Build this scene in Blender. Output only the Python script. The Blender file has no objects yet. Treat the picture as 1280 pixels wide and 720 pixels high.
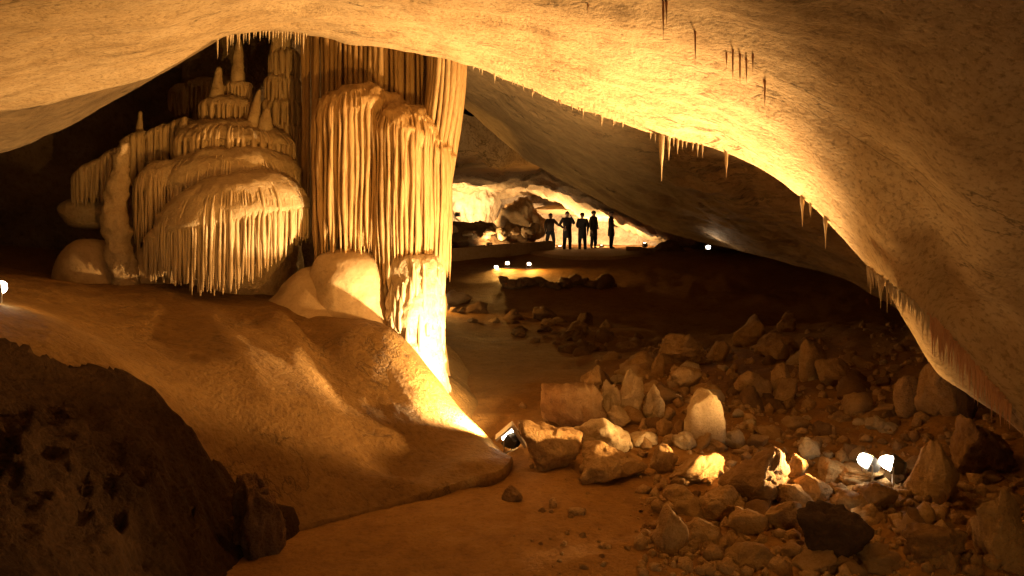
import bpy, math, random
import numpy as np
from mathutils import Vector

random.seed(7)
RNG = np.random.default_rng(11)
scene = bpy.context.scene
COL = scene.collection
F = 1000.0          # focal length in units of the 1280 px wide photograph
HOR = 265.0         # eye level row
EYE = 3.0           # eye height over the cave floor

def P(px, py, D):
    return np.array([(px - 640.0) / F * D, D, EYE + (HOR - py) / F * D])

# ------------------------------------------------------------------ noise
_perm = RNG.permutation(256)
_perm = np.concatenate([_perm, _perm, _perm])
_val = RNG.random(256) * 2 - 1

def vnoise(p):
    p = np.asarray(p, float)
    i = np.floor(p).astype(int)
    f = p - i
    u = f * f * f * (f * (f * 6 - 15) + 10)
    i &= 255
    x, y, z = i[..., 0], i[..., 1], i[..., 2]
    def h(a, b, c):
        return _val[_perm[_perm[_perm[(x + a) & 255] + ((y + b) & 255)] + ((z + c) & 255)]]
    ux, uy, uz = u[..., 0], u[..., 1], u[..., 2]
    def lx(b, c): return h(0, b, c) * (1 - ux) + h(1, b, c) * ux
    def ly(c): return lx(0, c) * (1 - uy) + lx(1, c) * uy
    return ly(0) * (1 - uz) + ly(1) * uz

def fbm(p, scale=1.0, octv=4, gain=0.5, off=0.0):
    p = np.asarray(p, float) * scale + off
    a, s, n = 1.0, 0.0, 0.0
    for _ in range(octv):
        s = s + a * vnoise(p); n += a
        p = p * 2.03 + 17.3; a *= gain
    return s / n

def ridged(p, scale=1.0, octv=4, gain=0.5, off=0.0):
    p = np.asarray(p, float) * scale + off
    a, s, n = 1.0, 0.0, 0.0
    for _ in range(octv):
        s = s + a * (1 - 2 * np.abs(vnoise(p))); n += a
        p = p * 2.03 + 9.1; a *= gain
    return s / n

def sstep(a, b, x):
    t = np.clip((np.asarray(x, float) - a) / (b - a), 0, 1)
    return t * t * (3 - 2 * t)

class TPS:
    """smooth height z(x, y) through control points"""
    def __init__(self, pts, reg=1e-3):
        p = np.array(pts, float)
        self.c = p[:, :2]
        n = len(p)
        K = self._k(self.c, self.c) + reg * np.eye(n)
        Pm = np.hstack([np.ones((n, 1)), self.c])
        A = np.zeros((n + 3, n + 3))
        A[:n, :n] = K; A[:n, n:] = Pm; A[n:, :n] = Pm.T
        b = np.zeros(n + 3); b[:n] = p[:, 2]
        w = np.linalg.solve(A, b)
        self.w, self.a = w[:n], w[n:]
    @staticmethod
    def _k(a, b):
        d2 = ((a[:, None, :] - b[None, :, :]) ** 2).sum(-1)
        return 0.5 * d2 * np.log(d2 + 1e-12)
    def __call__(self, x, y):
        x = np.asarray(x, float); y = np.asarray(y, float)
        q = np.stack([x.ravel(), y.ravel()], 1)
        z = self._k(q, self.c) @ self.w + self.a[0] + q @ self.a[1:]
        return z.reshape(x.shape)

def resample(pts, n):
    p = np.array(pts, float)
    # Catmull-Rom then even spacing
    q = np.vstack([2 * p[0] - p[1], p, 2 * p[-1] - p[-2]])
    out = []
    for i in range(1, len(q) - 2):
        for t in np.linspace(0, 1, 24, endpoint=False):
            a, b, c, d = q[i - 1], q[i], q[i + 1], q[i + 2]
            out.append(0.5 * (2 * b + (c - a) * t + (2 * a - 5 * b + 4 * c - d) * t ** 2 + (3 * b - a - 3 * c + d) * t ** 3))
    out.append(q[-2])
    out = np.array(out)
    s = np.concatenate([[0], np.cumsum(np.linalg.norm(np.diff(out, axis=0), axis=1))])
    t = np.linspace(0, s[-1], n)
    return np.stack([np.interp(t, s, out[:, k]) for k in range(out.shape[1])], 1)

# ------------------------------------------------------------------ mesh helpers
class MB:
    def __init__(self): self.V = []; self.Fc = []; self.n = 0; self.uv = None
    def add(self, v, f):
        v = np.asarray(v, float)
        self.V.append(v); self.Fc.extend([tuple(i + self.n for i in q) for q in f]); self.n += len(v)
    def grid(self, g, closed_u=False):
        """g: (rows, cols, 3)"""
        r, c = g.shape[:2]
        f = []
        for i in range(r - 1):
            for j in range(c if closed_u else c - 1):
                k = (j + 1) % c
                f.append((i * c + j, i * c + k, (i + 1) * c + k, (i + 1) * c + j))
        self.add(g.reshape(-1, 3), f)
    def tube(self, path, rad, sides=8, rot=0.0):
        path = np.asarray(path, float); rad = np.asarray(rad, float)
        n = len(path)
        tg = np.gradient(path, axis=0)
        tg /= np.linalg.norm(tg, axis=1)[:, None] + 1e-9
        ref = np.where(np.abs(tg[:, 2:3]) > 0.9, np.array([[1.0, 0, 0]]), np.array([[0, 0, 1.0]]))
        # one reference for the whole tube keeps it from twisting
        ref = np.tile(np.array([[1.0, 0.13, 0]]) if np.abs(tg[:, 2]).mean() > 0.6 else np.array([[0.05, 0.1, 1.0]]), (n, 1))
        a = np.cross(tg, ref); a /= np.linalg.norm(a, axis=1)[:, None] + 1e-9
        b = np.cross(tg, a)
        th = np.linspace(0, 2 * math.pi, sides, endpoint=False) + rot
        g = path[:, None, :] + rad[:, None, None] * (np.cos(th)[None, :, None] * a[:, None, :] + np.sin(th)[None, :, None] * b[:, None, :])
        base = self.n
        self.grid(g, True)
        self.Fc.append(tuple(base + i for i in range(sides)))
        self.Fc.append(tuple(base + (n - 1) * sides + i for i in reversed(range(sides))))
    def box(self, c, s, M=None):
        c = np.array(c, float); s = np.array(s, float) / 2
        v = np.array([[x, y, z] for x in (-1, 1) for y in (-1, 1) for z in (-1, 1)], float) * s
        if M is not None: v = v @ np.array(M).T
        f = [(0, 1, 3, 2), (4, 6, 7, 5), (0, 4, 5, 1), (2, 3, 7, 6), (0, 2, 6, 4), (1, 5, 7, 3)]
        self.add(v + c, f)
    def build(self, name, mat, parent=None, origin=None, smooth=True, uv=None):
        v = np.vstack(self.V)
        o_loc = np.zeros(3)
        if origin is not None: o_loc = np.array(origin, float)
        elif parent is not None: o_loc = np.array(parent.get('_loc', (0, 0, 0)), float)
        v = v - o_loc
        me = bpy.data.meshes.new(name)
        me.from_pydata(v.tolist(), [], self.Fc)
        me.update()
        if smooth: me.polygons.foreach_set('use_smooth', [True] * len(me.polygons))
        if uv is not None:
            l = me.uv_layers.new(name='UVMap')
            idx = np.zeros(len(me.loops), int); me.loops.foreach_get('vertex_index', idx)
            l.data.foreach_set('uv', uv[idx].ravel())
        me.materials.append(mat)
        o = bpy.data.objects.new(name, me); COL.objects.link(o)
        if parent is not None: o.parent = parent; o['_loc'] = [float(q) for q in o_loc]
        elif origin is not None: o.location = o_loc
        return o

def thing(name, label, cat, loc, group=None):
    o = bpy.data.objects.new(name, None); COL.objects.link(o)
    o.location = tuple(float(v) for v in loc); o.empty_display_size = 0.1
    o['_loc'] = [float(v) for v in loc]
    tag(o, label, cat, group)
    return o

def tag(o, label=None, cat=None, group=None, kind=None):
    if label: o['label'] = label
    if cat: o['category'] = cat
    if group: o['group'] = group
    if kind: o['kind'] = kind
    return o

# ------------------------------------------------------------------ materials
def rock_mat(name, base, dark, pale=None, crack=0.0, crack_map=(0.35, 1.3, 1.0), grit=0.0, scale=1.0, bump=0.4, rough=0.8, pit=0.4, streak=None, spec=0.3, vert=0.0, big=0.35):
    m = bpy.data.materials.new(name); m.use_nodes = True
    nt = m.node_tree; N = nt.nodes; L = nt.links
    b = N['Principled BSDF']
    tc = N.new('ShaderNodeTexCoord')
    src = tc.outputs['UV'] if streak else tc.outputs['Object']
    mp = N.new('ShaderNodeMapping'); L.new(src, mp.inputs[0])
    if streak: mp.inputs['Scale'].default_value = streak
    elif vert: mp.inputs['Scale'].default_value = (1, 1, vert)
    n1 = N.new('ShaderNodeTexNoise'); n1.inputs['Scale'].default_value = big * scale; n1.inputs['Detail'].default_value = 6; n1.inputs['Roughness'].default_value = 0.65
    n2 = N.new('ShaderNodeTexNoise'); n2.inputs['Scale'].default_value = 3.2 * scale; n2.inputs['Detail'].default_value = 10; n2.inputs['Roughness'].default_value = 0.72
    n3 = N.new('ShaderNodeTexNoise'); n3.inputs['Scale'].default_value = 16 * scale; n3.inputs['Detail'].default_value = 8; n3.inputs['Roughness'].default_value = 0.7
    vo = N.new('ShaderNodeTexVoronoi'); vo.inputs['Scale'].default_value = 22 * scale; vo.feature = 'SMOOTH_F1'
    for n in (n1, n2, n3, vo): L.new(mp.outputs[0], n.inputs['Vector'])
    # colour: dark <-> base <-> pale driven by two scales of mottling
    add = N.new('ShaderNodeMath'); add.operation = 'MULTIPLY_ADD'
    L.new(n1.outputs['Fac'], add.inputs[0]); add.inputs[1].default_value = 0.5
    mul = N.new('ShaderNodeMath'); mul.operation = 'MULTIPLY'; L.new(n2.outputs['Fac'], mul.inputs[0]); mul.inputs[1].default_value = 0.5
    L.new(mul.outputs[0], add.inputs[2])
    cr = N.new('ShaderNodeValToRGB')
    e = cr.color_ramp.elements
    e[0].position = 0.36; e[0].color = (*dark, 1)
    e[1].position = 0.52; e[1].color = (*base, 1)
    x = e.new(0.68); x.color = (*(pale or base), 1)
    L.new(add.outputs[0], cr.inputs[0])
    # fine pits and stains
    cr2 = N.new('ShaderNodeValToRGB'); e = cr2.color_ramp.elements
    e[0].position = 0.34; e[0].color = (0.42, 0.38, 0.34, 1); e[1].position = 0.5; e[1].color = (1, 1, 1, 1)
    L.new(n3.outputs['Fac'], cr2.inputs[0])
    mx = N.new('ShaderNodeMix'); mx.data_type = 'RGBA'; mx.blend_type = 'MULTIPLY'; mx.inputs[0].default_value = pit
    L.new(cr.outputs[0], mx.inputs[6]); L.new(cr2.outputs[0], mx.inputs[7])
    col_out = mx.outputs[2]; line = None
    if crack:
        mp2 = N.new('ShaderNodeMapping'); L.new(src, mp2.inputs[0]); mp2.inputs['Scale'].default_value = crack_map
        n4 = N.new('ShaderNodeTexNoise'); n4.inputs['Scale'].default_value = 1.1; n4.inputs['Detail'].default_value = 7; n4.inputs['Roughness'].default_value = 0.6; n4.inputs['Distortion'].default_value = 0.5
        n5 = N.new('ShaderNodeTexNoise'); n5.inputs['Scale'].default_value = 0.8; n5.inputs['Detail'].default_value = 5
        L.new(mp2.outputs[0], n4.inputs['Vector']); L.new(mp.outputs[0], n5.inputs['Vector'])
        sub = N.new('ShaderNodeMath'); sub.operation = 'SUBTRACT'; L.new(n4.outputs['Fac'], sub.inputs[0]); sub.inputs[1].default_value = 0.5
        ab = N.new('ShaderNodeMath'); ab.operation = 'ABSOLUTE'; L.new(sub.outputs[0], ab.inputs[0])
        mr = N.new('ShaderNodeMapRange'); mr.inputs[1].default_value = 0.0; mr.inputs[2].default_value = 0.012; mr.inputs[3].default_value = 1.0; mr.inputs[4].default_value = 0.0; L.new(ab.outputs[0], mr.inputs[0])
        mk = N.new('ShaderNodeMapRange'); mk.inputs[1].default_value = 0.5; mk.inputs[2].default_value = 0.58; L.new(n5.outputs['Fac'], mk.inputs[0])
        ln = N.new('ShaderNodeMath'); ln.operation = 'MULTIPLY'; L.new(mr.outputs[0], ln.inputs[0]); L.new(mk.outputs[0], ln.inputs[1])
        line = ln
        ml = N.new('ShaderNodeMath'); ml.operation = 'MULTIPLY'; L.new(ln.outputs[0], ml.inputs[0]); ml.inputs[1].default_value = crack
        mc = N.new('ShaderNodeMix'); mc.data_type = 'RGBA'; L.new(ml.outputs[0], mc.inputs[0]); L.new(mx.outputs[2], mc.inputs[6]); mc.inputs[7].default_value = (dark[0] * .3, dark[1] * .3, dark[2] * .3, 1)
        col_out = mc.outputs[2]
    L.new(col_out, b.inputs['Base Color'])
    b.inputs['Roughness'].default_value = rough
    b.inputs['Specular IOR Level'].default_value = spec
    # height
    h1 = N.new('ShaderNodeMath'); h1.operation = 'MULTIPLY_ADD'; L.new(n2.outputs['Fac'], h1.inputs[0]); h1.inputs[1].default_value = 0.7
    h2 = N.new('ShaderNodeMath'); h2.operation = 'MULTIPLY_ADD'; L.new(n3.outputs['Fac'], h2.inputs[0]); h2.inputs[1].default_value = 0.55
    h3 = N.new('ShaderNodeMath'); h3.operation = 'MULTIPLY'; L.new(vo.outputs['Distance'], h3.inputs[0]); h3.inputs[1].default_value = 0.22
    L.new(h3.outputs[0], h2.inputs[2]); L.new(h2.outputs[0], h1.inputs[2])
    hout = h1
    if grit:
        n6 = N.new('ShaderNodeTexNoise'); n6.inputs['Scale'].default_value = 42 * scale; n6.inputs['Detail'].default_value = 4; L.new(mp.outputs[0], n6.inputs['Vector'])
        hg = N.new('ShaderNodeMath'); hg.operation = 'MULTIPLY_ADD'; L.new(n6.outputs['Fac'], hg.inputs[0]); hg.inputs[1].default_value = grit; L.new(h1.outputs[0], hg.inputs[2]); hout = hg
    if line is not None:
        hl = N.new('ShaderNodeMath'); hl.operation = 'MULTIPLY_ADD'; L.new(line.outputs[0], hl.inputs[0]); hl.inputs[1].default_value = -0.25; L.new(hout.outputs[0], hl.inputs[2]); hout = hl
    bp = N.new('ShaderNodeBump'); bp.inputs['Strength'].default_value = bump; bp.inputs['Distance'].default_value = 0.12 / scale
    L.new(hout.outputs[0], bp.inputs['Height']); L.new(bp.outputs[0], b.inputs['Normal'])
    return m

def plain_mat(name, col, rough=0.5, metal=0.0, noise=0.15):
    m = bpy.data.materials.new(name); m.use_nodes = True
    nt = m.node_tree; N = nt.nodes; L = nt.links; b = N['Principled BSDF']
    n = N.new('ShaderNodeTexNoise'); n.inputs['Scale'].default_value = 9; n.inputs['Detail'].default_value = 6
    cr = N.new('ShaderNodeValToRGB')
    cr.color_ramp.elements[0].color = (*[c * (1 - noise * 2) for c in col], 1); cr.color_ramp.elements[0].position = 0.3
    cr.color_ramp.elements[1].color = (*[min(1, c * (1 + noise)) for c in col], 1); cr.color_ramp.elements[1].position = 0.7
    tc = N.new('ShaderNodeTexCoord'); L.new(tc.outputs['Object'], n.inputs['Vector'])
    L.new(n.outputs['Fac'], cr.inputs[0]); L.new(cr.outputs[0], b.inputs['Base Color'])
    b.inputs['Roughness'].default_value = rough; b.inputs['Metallic'].default_value = metal
    return m

def lamp_mat(name, col, strength):
    m = bpy.data.materials.new(name); m.use_nodes = True
    nt = m.node_tree; N = nt.nodes; b = N['Principled BSDF']
    b.inputs['Base Color'].default_value = (0.8, 0.7, 0.5, 1)
    b.inputs['Emission Color'].default_value = (*col, 1); b.inputs['Emission Strength'].default_value = strength
    return m

M = {}
M['ceiling'] = rock_mat('vault limestone', (0.39, 0.27, 0.135), (0.22, 0.135, 0.055), (0.47, 0.35, 0.2), scale=1.25, bump=0.5, pit=0.85, streak=(0.85, 1.0, 1), rough=0.85, crack=0.85, grit=0.16)
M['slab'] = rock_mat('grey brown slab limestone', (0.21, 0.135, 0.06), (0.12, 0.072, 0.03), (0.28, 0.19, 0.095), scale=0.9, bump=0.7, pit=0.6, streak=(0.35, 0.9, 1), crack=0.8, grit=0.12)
M['wall'] = rock_mat('cave wall limestone', (0.36, 0.26, 0.16), (0.2, 0.13, 0.08), (0.5, 0.39, 0.25), scale=0.6, bump=1.0, pit=0.6)
M['ground'] = rock_mat('cave floor clay', (0.28, 0.145, 0.035), (0.18, 0.088, 0.02), (0.35, 0.2, 0.065), scale=1.3, bump=0.5, pit=0.5)
M['slope'] = rock_mat('flowstone slope clay', (0.225, 0.12, 0.03), (0.15, 0.074, 0.015), (0.29, 0.168, 0.05), scale=1.0, bump=0.65, pit=0.6, rough=0.65, crack=0.5, crack_map=(0.8, 0.8, 0.8), grit=0.14)
M['bank'] = rock_mat('dark broken bank', (0.065, 0.034, 0.014), (0.028, 0.014, 0.006), (0.1, 0.054, 0.023), scale=1.3, bump=1.0, pit=0.7, spec=0.08)  # very dark base colour also carries the shade under the rim
M['flow'] = rock_mat('cream flowstone', (0.5, 0.37, 0.21), (0.36, 0.24, 0.13), (0.6, 0.47, 0.3), scale=1.6, bump=0.5, pit=0.5, rough=0.6, spec=0.4)
M['drape'] = rock_mat('drapery flowstone', (0.52, 0.38, 0.21), (0.36, 0.23, 0.115), (0.62, 0.48, 0.3), scale=1.8, bump=0.45, pit=0.45, rough=0.55, vert=0.18, spec=0.45)
M['column'] = rock_mat('column flowstone', (0.47, 0.3, 0.125), (0.33, 0.18, 0.06), (0.56, 0.39, 0.19), scale=1.8, bump=0.5, pit=0.55, rough=0.55, vert=0.2, spec=0.45)
M['smooth'] = rock_mat('smooth flowstone', (0.46, 0.32, 0.17), (0.36, 0.24, 0.12), (0.54, 0.4, 0.23), scale=1.2, bump=0.25, pit=0.3, rough=0.6)
M['pale_rock'] = rock_mat('pale boulder', (0.52, 0.4, 0.24), (0.36, 0.25, 0.13), (0.62, 0.5, 0.33), scale=2.6, bump=0.75, pit=0.5)
M['rock'] = rock_mat('brown boulder', (0.4, 0.25, 0.105), (0.27, 0.15, 0.055), (0.48, 0.33, 0.165), scale=2.4, bump=0.8, pit=0.55)
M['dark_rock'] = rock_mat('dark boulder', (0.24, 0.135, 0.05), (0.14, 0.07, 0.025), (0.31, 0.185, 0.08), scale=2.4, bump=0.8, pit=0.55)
M['black_rock'] = rock_mat('near-black boulder', (0.06, 0.032, 0.016), (0.03, 0.016, 0.009), (0.085, 0.048, 0.024), scale=2.4, bump=0.6, pit=0.5)  # round boulder's deep shadow is put into this near-black base colour
M['tan_rock'] = rock_mat('tan weathered stone', (0.22, 0.125, 0.055), (0.12, 0.06, 0.025), (0.3, 0.18, 0.085), scale=2.6, bump=0.9, pit=0.7, spec=0.1)
M['red_drip'] = rock_mat('reddish stalactite', (0.46, 0.23, 0.11), (0.32, 0.14, 0.07), (0.5, 0.3, 0.15), scale=2, bump=0.4, pit=0.4)
M['housing'] = plain_mat('lamp housing metal', (0.1, 0.09, 0.08), 0.45, 0.6)
M['steel'] = plain_mat('bare bracket metal', (0.55, 0.5, 0.45), 0.4, 0.5)
M['lens'] = lamp_mat('lit lamp glass', (1.0, 0.86, 0.62), 30)
M['lens_small'] = lamp_mat('lit small lamp glass', (1.0, 0.84, 0.6), 14)
M['lens_white'] = lamp_mat('lit cool lamp glass', (1.0, 0.95, 0.85), 18)
M['skin'] = plain_mat('skin', (0.45, 0.28, 0.2), 0.6)
M['hair'] = plain_mat('dark hair', (0.03, 0.02, 0.015), 0.6)
M['coat'] = plain_mat('dark jacket cloth', (0.03, 0.025, 0.025), 0.9)
M['coat2'] = plain_mat('brown jacket cloth', (0.07, 0.045, 0.03), 0.9)
M['trousers'] = plain_mat('dark trousers cloth', (0.025, 0.025, 0.03), 0.9)
M['shoes'] = plain_mat('dark shoes', (0.02, 0.018, 0.016), 0.6)

WARM = (1.0, 0.475, 0.085)
WARM2 = (1.0, 0.58, 0.2)

# ------------------------------------------------------------------ ceilings (height fields over curved outlines)
def ledge_out(pos):
    px = 640 + F * pos[..., 0] / np.maximum(pos[..., 1], 0.3); py = HOR - F * (pos[..., 2] - EYE) / np.maximum(pos[..., 1], 0.3)
    lx = np.array([1040, 1108, 1180, 1232, 1284, 1400.]); ly = np.array([278, 333, 390, 444, 502, 640.])
    d = np.interp(px, lx, ly) - py            # > 0 above the ledge line
    along = sstep(1060, 1180, px) * (1 - sstep(1340, 1420, px))
    return along * 0.16 * np.where(d > 0, np.exp(-(d / 60) ** 2), np.exp(-(d / 9) ** 2))

def ceil_sheet(name, edge, near, zf, nu, nv, mat, lip=0.5, lip_back=None, amp=0.1, mid=None, thick_rows=8, seed=0.0, streak_amp=0.05, pw=1.0):
    """edge: silhouette edge points (world), near: outer boundary XY toward the viewer; zf(x,y) height"""
    E = resample(edge, nu); Nn = resample(near, nu)
    rows = []; uv = []
    s = np.concatenate([[0], np.cumsum(np.linalg.norm(np.diff(E, axis=0), axis=1))])
    # the lip: behind the edge the rock rolls up and away
    d = E[:, :2] - Nn[:, :2]; dl = np.linalg.norm(d, axis=1)[:, None]; d = d / dl
    for k in range(thick_rows, 0, -1):
        a = k / thick_rows
        out = lip * 1.3 * a; up = lip * 1.1 * a * a * 1.6
        g = E.copy(); g[:, :2] += d * out; g[:, 2] = zf(E[:, 0], E[:, 1]) + up
        rows.append(g); uv.append(np.stack([s, np.full(nu, -out)], 1))
    for k in range(nv):
        t = (k / (nv - 1)) ** pw
        xy = E[:, :2] * (1 - t) + Nn[:, :2] * t
        g = np.column_stack([xy, zf(xy[:, 0], xy[:, 1])])
        rows.append(g); uv.append(np.stack([s, t * dl[:, 0]], 1))
    g = np.array(rows); uv = np.array(uv)
    q = np.concatenate([uv * np.array([0.22, 1.3]), np.full(uv.shape[:2] + (1,), seed)], 2)
    dz = amp * fbm(g, 0.55, 4, off=seed) + amp * 0.5 * fbm(g, 1.7, 4, off=seed + 5) + streak_amp * fbm(q, 2.2, 4) + streak_amp * 0.6 * np.minimum(0, ridged(q, 1.6, 3) - 0.35)
    g[..., 2] += dz * np.concatenate([np.ones(thick_rows), sstep(0, 0.04, np.linspace(0, 1, nv)) * 0.75 + 0.25])[:, None]
    if seed == 0.0:
        gu = np.gradient(g, axis=1); gv = np.gradient(g, axis=0); nn_ = np.cross(gu, gv); nn_ /= np.linalg.norm(nn_, axis=2)[..., None] + 1e-9
        nn_ *= np.where(nn_[..., 2:3] > 0, -1, 1)
        k = ledge_out(g); k[:thick_rows] = 0
        g = g + nn_ * k[..., None]
    mb = MB(); mb.grid(g)
    o = mb.build(name, mat, uv=uv.reshape(-1, 2))
    tag(o, kind='structure')
    return o, g

# front vault
EDGE_PX = [(-420, 235, 6.6), (-200, 182, 7.6), (0, 138, 8.8), (60, 128, 9.2), (130, 112, 9.7), (200, 86, 10.1), (270, 47, 10.5), (350, 38, 10.7), (450, 55, 10.6), (580, 79, 10.3),
           (700, 124, 9.8), (800, 163, 9.4), (900, 190, 8.9), (960, 217, 8.5), (1010, 252, 8.1), (1060, 300, 7.7), (1105, 348, 7.3), (1150, 420, 6.9), (1180, 462, 6.6), (1230, 500, 6.3), (1280, 545, 6.0), (1400, 640, 5.4), (1550, 740, 4.8)]
EDGE = np.array([P(*e) for e in EDGE_PX])
CEIL_IN = [(0, 108, 8.2), (0, 55, 7.2), (0, 0, 6.3), (100, 90, 9.0), (100, 30, 7.6), (200, 50, 8.9), (200, 0, 7.6), (350, 0, 8.6), (500, 20, 8.8), (500, 0, 8.0), (640, 50, 8.7), (640, 0, 7.3),
           (800, 90, 7.9), (800, 0, 6.5), (960, 110, 7.0), (960, 0, 5.6), (1100, 200, 6.3), (1100, 100, 5.6), (1100, 0, 4.9), (1200, 380, 6.2), (1200, 250, 5.5), (1280, 0, 4.0), (1280, 200, 4.7), (1280, 400, 5.5), (1280, 480, 5.8), (1450, 300, 4.2), (1450, 540, 4.9)]
cp = [tuple(e) for e in EDGE] + [tuple(P(*c)) for c in CEIL_IN] + [(0, 1, 5.0), (-3, 1, 5.0), (-6, 3, 4.4), (0, 4, 5.0), (2.0, 2.5, 4.4), (2.9, 2.5, 3.4), (-8, 2, 3.2)]
ceilZ = TPS(cp, 2e-3)
near_xy = [(-7.5, 1.5), (-6.0, 0.6), (-4.5, 0.2), (-3, 0.0), (-1.5, 0.0), (0, 0.0), (1.0, 0.2), (1.9, 0.6), (2.6, 1.2), (3.1, 1.8), (3.5, 2.4), (3.9, 3.0)]
vault, vg = ceil_sheet('cave_ceiling', EDGE, near_xy, ceilZ, 340, 190, M['ceiling'], lip=0.5, amp=0.10, streak_amp=0.055, pw=1.15)

# fold of roof behind the lip at the left, falling to the wall
EF = np.array([P(*e) for e in [(-420, 300, 8.2), (-200, 238, 9.2), (0, 186, 10.6), (60, 166, 10.9), (130, 133, 11.3), (200, 94, 11.6), (250, 64, 11.7), (290, 40, 11.8)]])
foldZ = TPS([tuple(e) for e in EF] + [tuple(P(*c)) for c in [(-420, 225, 7.2), (-200, 170, 8.2), (0, 124, 9.4), (130, 98, 10.2), (200, 72, 10.6), (290, 20, 11.1), (-100, 185, 9.4), (60, 142, 10.3), (150, 112, 10.9)]], 2e-3)
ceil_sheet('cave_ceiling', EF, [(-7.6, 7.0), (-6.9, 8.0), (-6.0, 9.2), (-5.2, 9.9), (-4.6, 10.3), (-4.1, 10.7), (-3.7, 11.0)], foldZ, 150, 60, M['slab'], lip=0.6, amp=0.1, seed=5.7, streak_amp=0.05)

# second, farther slab of the roof
E2 = [(440, 60, 19.5), (520, 98, 19.6), (585, 137, 20), (640, 186, 20.5), (680, 212, 21), (740, 246, 21), (800, 276, 21), (850, 296, 20), (890, 306, 19.2), (940, 318, 18), (1000, 334, 16.6), (1060, 352, 15.3), (1120, 385, 14), (1200, 430, 12.5), (1300, 500, 11.5)]
E2w = np.array([P(*e) for e in E2])
IN2 = [(700, 100, 12.5), (800, 140, 12), (900, 170, 11.5), (1000, 220, 10.8), (1080, 300, 10), (1200, 400, 8.8), (760, 190, 16), (860, 235, 15), (940, 260, 13.6), (640, 130, 16), (600, 70, 13), (500, 30, 14), (1020, 300, 13)]
slabZ = TPS([tuple(e) for e in E2w] + [tuple(P(*c)) for c in IN2], 2e-3)
n2 = [(-2.6, 13.6), (-1.5, 13.0), (-0.4, 12.4), (0.6, 11.9), (1.5, 11.5), (2.3, 11.1), (3.1, 10.6), (3.8, 10.1), (4.4, 9.4), (5.0, 8.6)]
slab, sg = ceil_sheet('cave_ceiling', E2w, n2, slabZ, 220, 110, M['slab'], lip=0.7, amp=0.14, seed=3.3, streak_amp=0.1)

# far chamber roof
def farZ(x, y):
    return 4.95 - 0.36 * np.maximum(0, np.asarray(x) - 1.2) - 0.075 * (np.asarray(y) - 28)
far_edge = [(-6, 28.5, 0), (-3, 28.2, 0), (0, 28.6, 0), (3, 29.5, 0), (6, 31, 0), (9, 33, 0)]
far_edge = [(x, y, float(farZ(x, y))) for x, y, _ in far_edge]
# (this sheet runs from its near lip to the back wall)
far_roof, _ = ceil_sheet('cave_ceiling', far_edge, [(-7, 43), (-3, 43.5), (0, 44), (4, 44), (8, 43), (11, 41)], farZ, 220, 130, M['ceiling'], lip=0.8, amp=0.55, seed=8.1, streak_amp=0.25)

# the high roof over everything
xs = np.linspace(-16, 16, 90); ys = np.linspace(8.5, 48, 110)
gx, gy = np.meshgrid(xs, ys)
gz = 7.0 - 0.03 * (gx + 2) ** 2 + 0 * gy
g = np.stack([gx, gy, gz], 2); g[..., 2] += 0.7 * fbm(g, 0.35, 5)
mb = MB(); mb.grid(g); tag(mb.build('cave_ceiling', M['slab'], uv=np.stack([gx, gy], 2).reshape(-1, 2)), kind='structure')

# enclosing walls
wl = resample([(-9, 0.0), (-10.5, 4), (-10.8, 9), (-9.8, 13), (-8.2, 16), (-5.5, 17.6), (-3.2, 19), (-3.0, 24), (-5.5, 30), (-6.5, 37), (-4, 41), (0, 42), (5, 42), (9, 40), (11.5, 34), (12, 26), (13.5, 20), (12.5, 13), (9.5, 8), (6.5, 4), (5.0, 1.0), (4.6, -0.5)], 380)
hz = np.linspace(-0.8, 8.2, 70)
nn = np.gradient(wl, axis=0); nn /= np.linalg.norm(nn, axis=1)[:, None]; nn = np.stack([-nn[:, 1], nn[:, 0]], 1)
g = np.zeros((len(hz), len(wl), 3)); g[..., :2] = wl[None]; g[..., 2] = hz[:, None]
far_ = sstep(24, 30, g[..., 1])
dsp = far_ * (0.4 * ridged(g, 1.3, 4, 0.6) + 0.2 * fbm(g, 4, 3)) + 0.7 * fbm(g, 0.3, 4) + 0.45 * ridged(g * np.array([1, 1, 2.0]), 0.55, 5) + 0.1 * fbm(g, 2.5, 4)
lean = 0.05 * (hz - 2) ** 2
g[..., :2] -= nn[None] * (dsp + lean[:, None])[..., None] * 0.9
mb = MB(); mb.grid(g); tag(mb.build('cave_wall', M['wall']), kind='structure')

# ------------------------------------------------------------------ ground
def groundZ(x, y, noise=True):
    x = np.asarray(x, float); y = np.asarray(y, float)
    z = 1.3 * sstep(21, 33, y) + 0.7 * sstep(4.2, 8, x) * sstep(5, 9, y) * (1 - sstep(15, 22, y))
    z = z + 0.22 * np.exp(-((x - 3.2) / 2.2) ** 2 - ((y - 14) / 3.0) ** 2)
    z = z + 0.25 * sstep(-0.2, -2.5, x) * sstep(13, 15, y) * (1 - sstep(20, 26, y))
    yb = np.interp(x, [-2.3, -2.18, -1.73, -1.15, -0.60, -0.18, -0.04, 0.1], [7.4, 7.45, 7.8, 8.2, 8.6, 8.9, 9.4, 10.4])
    z = z - 0.28 * sstep(0.02, 0.16, y - yb) * sstep(-0.02, -0.12, x) * sstep(-2.6, -2.3, x) * (1 - sstep(11, 12, y))
    if noise:
        p = np.stack([x, y, np.zeros_like(x)], -1)
        rough = 0.35 + 0.65 * sstep(0.6, 2.2, x) * (1 - sstep(18, 24, y))
        z = z + rough * (0.16 * fbm(p, 0.5, 3, off=2.2) + 0.10 * fbm(p, 1.8, 4, off=7.7) + 0.06 * ridged(p, 3.0, 4, off=3.1) * sstep(1.0, 2.2, x)) + 0.012 * fbm(p, 8, 3)
    return z
v = np.linspace(0, 1, 330); yy = 1.5 * (50 / 1.5) ** v
u = np.linspace(-1, 1, 330)
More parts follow.
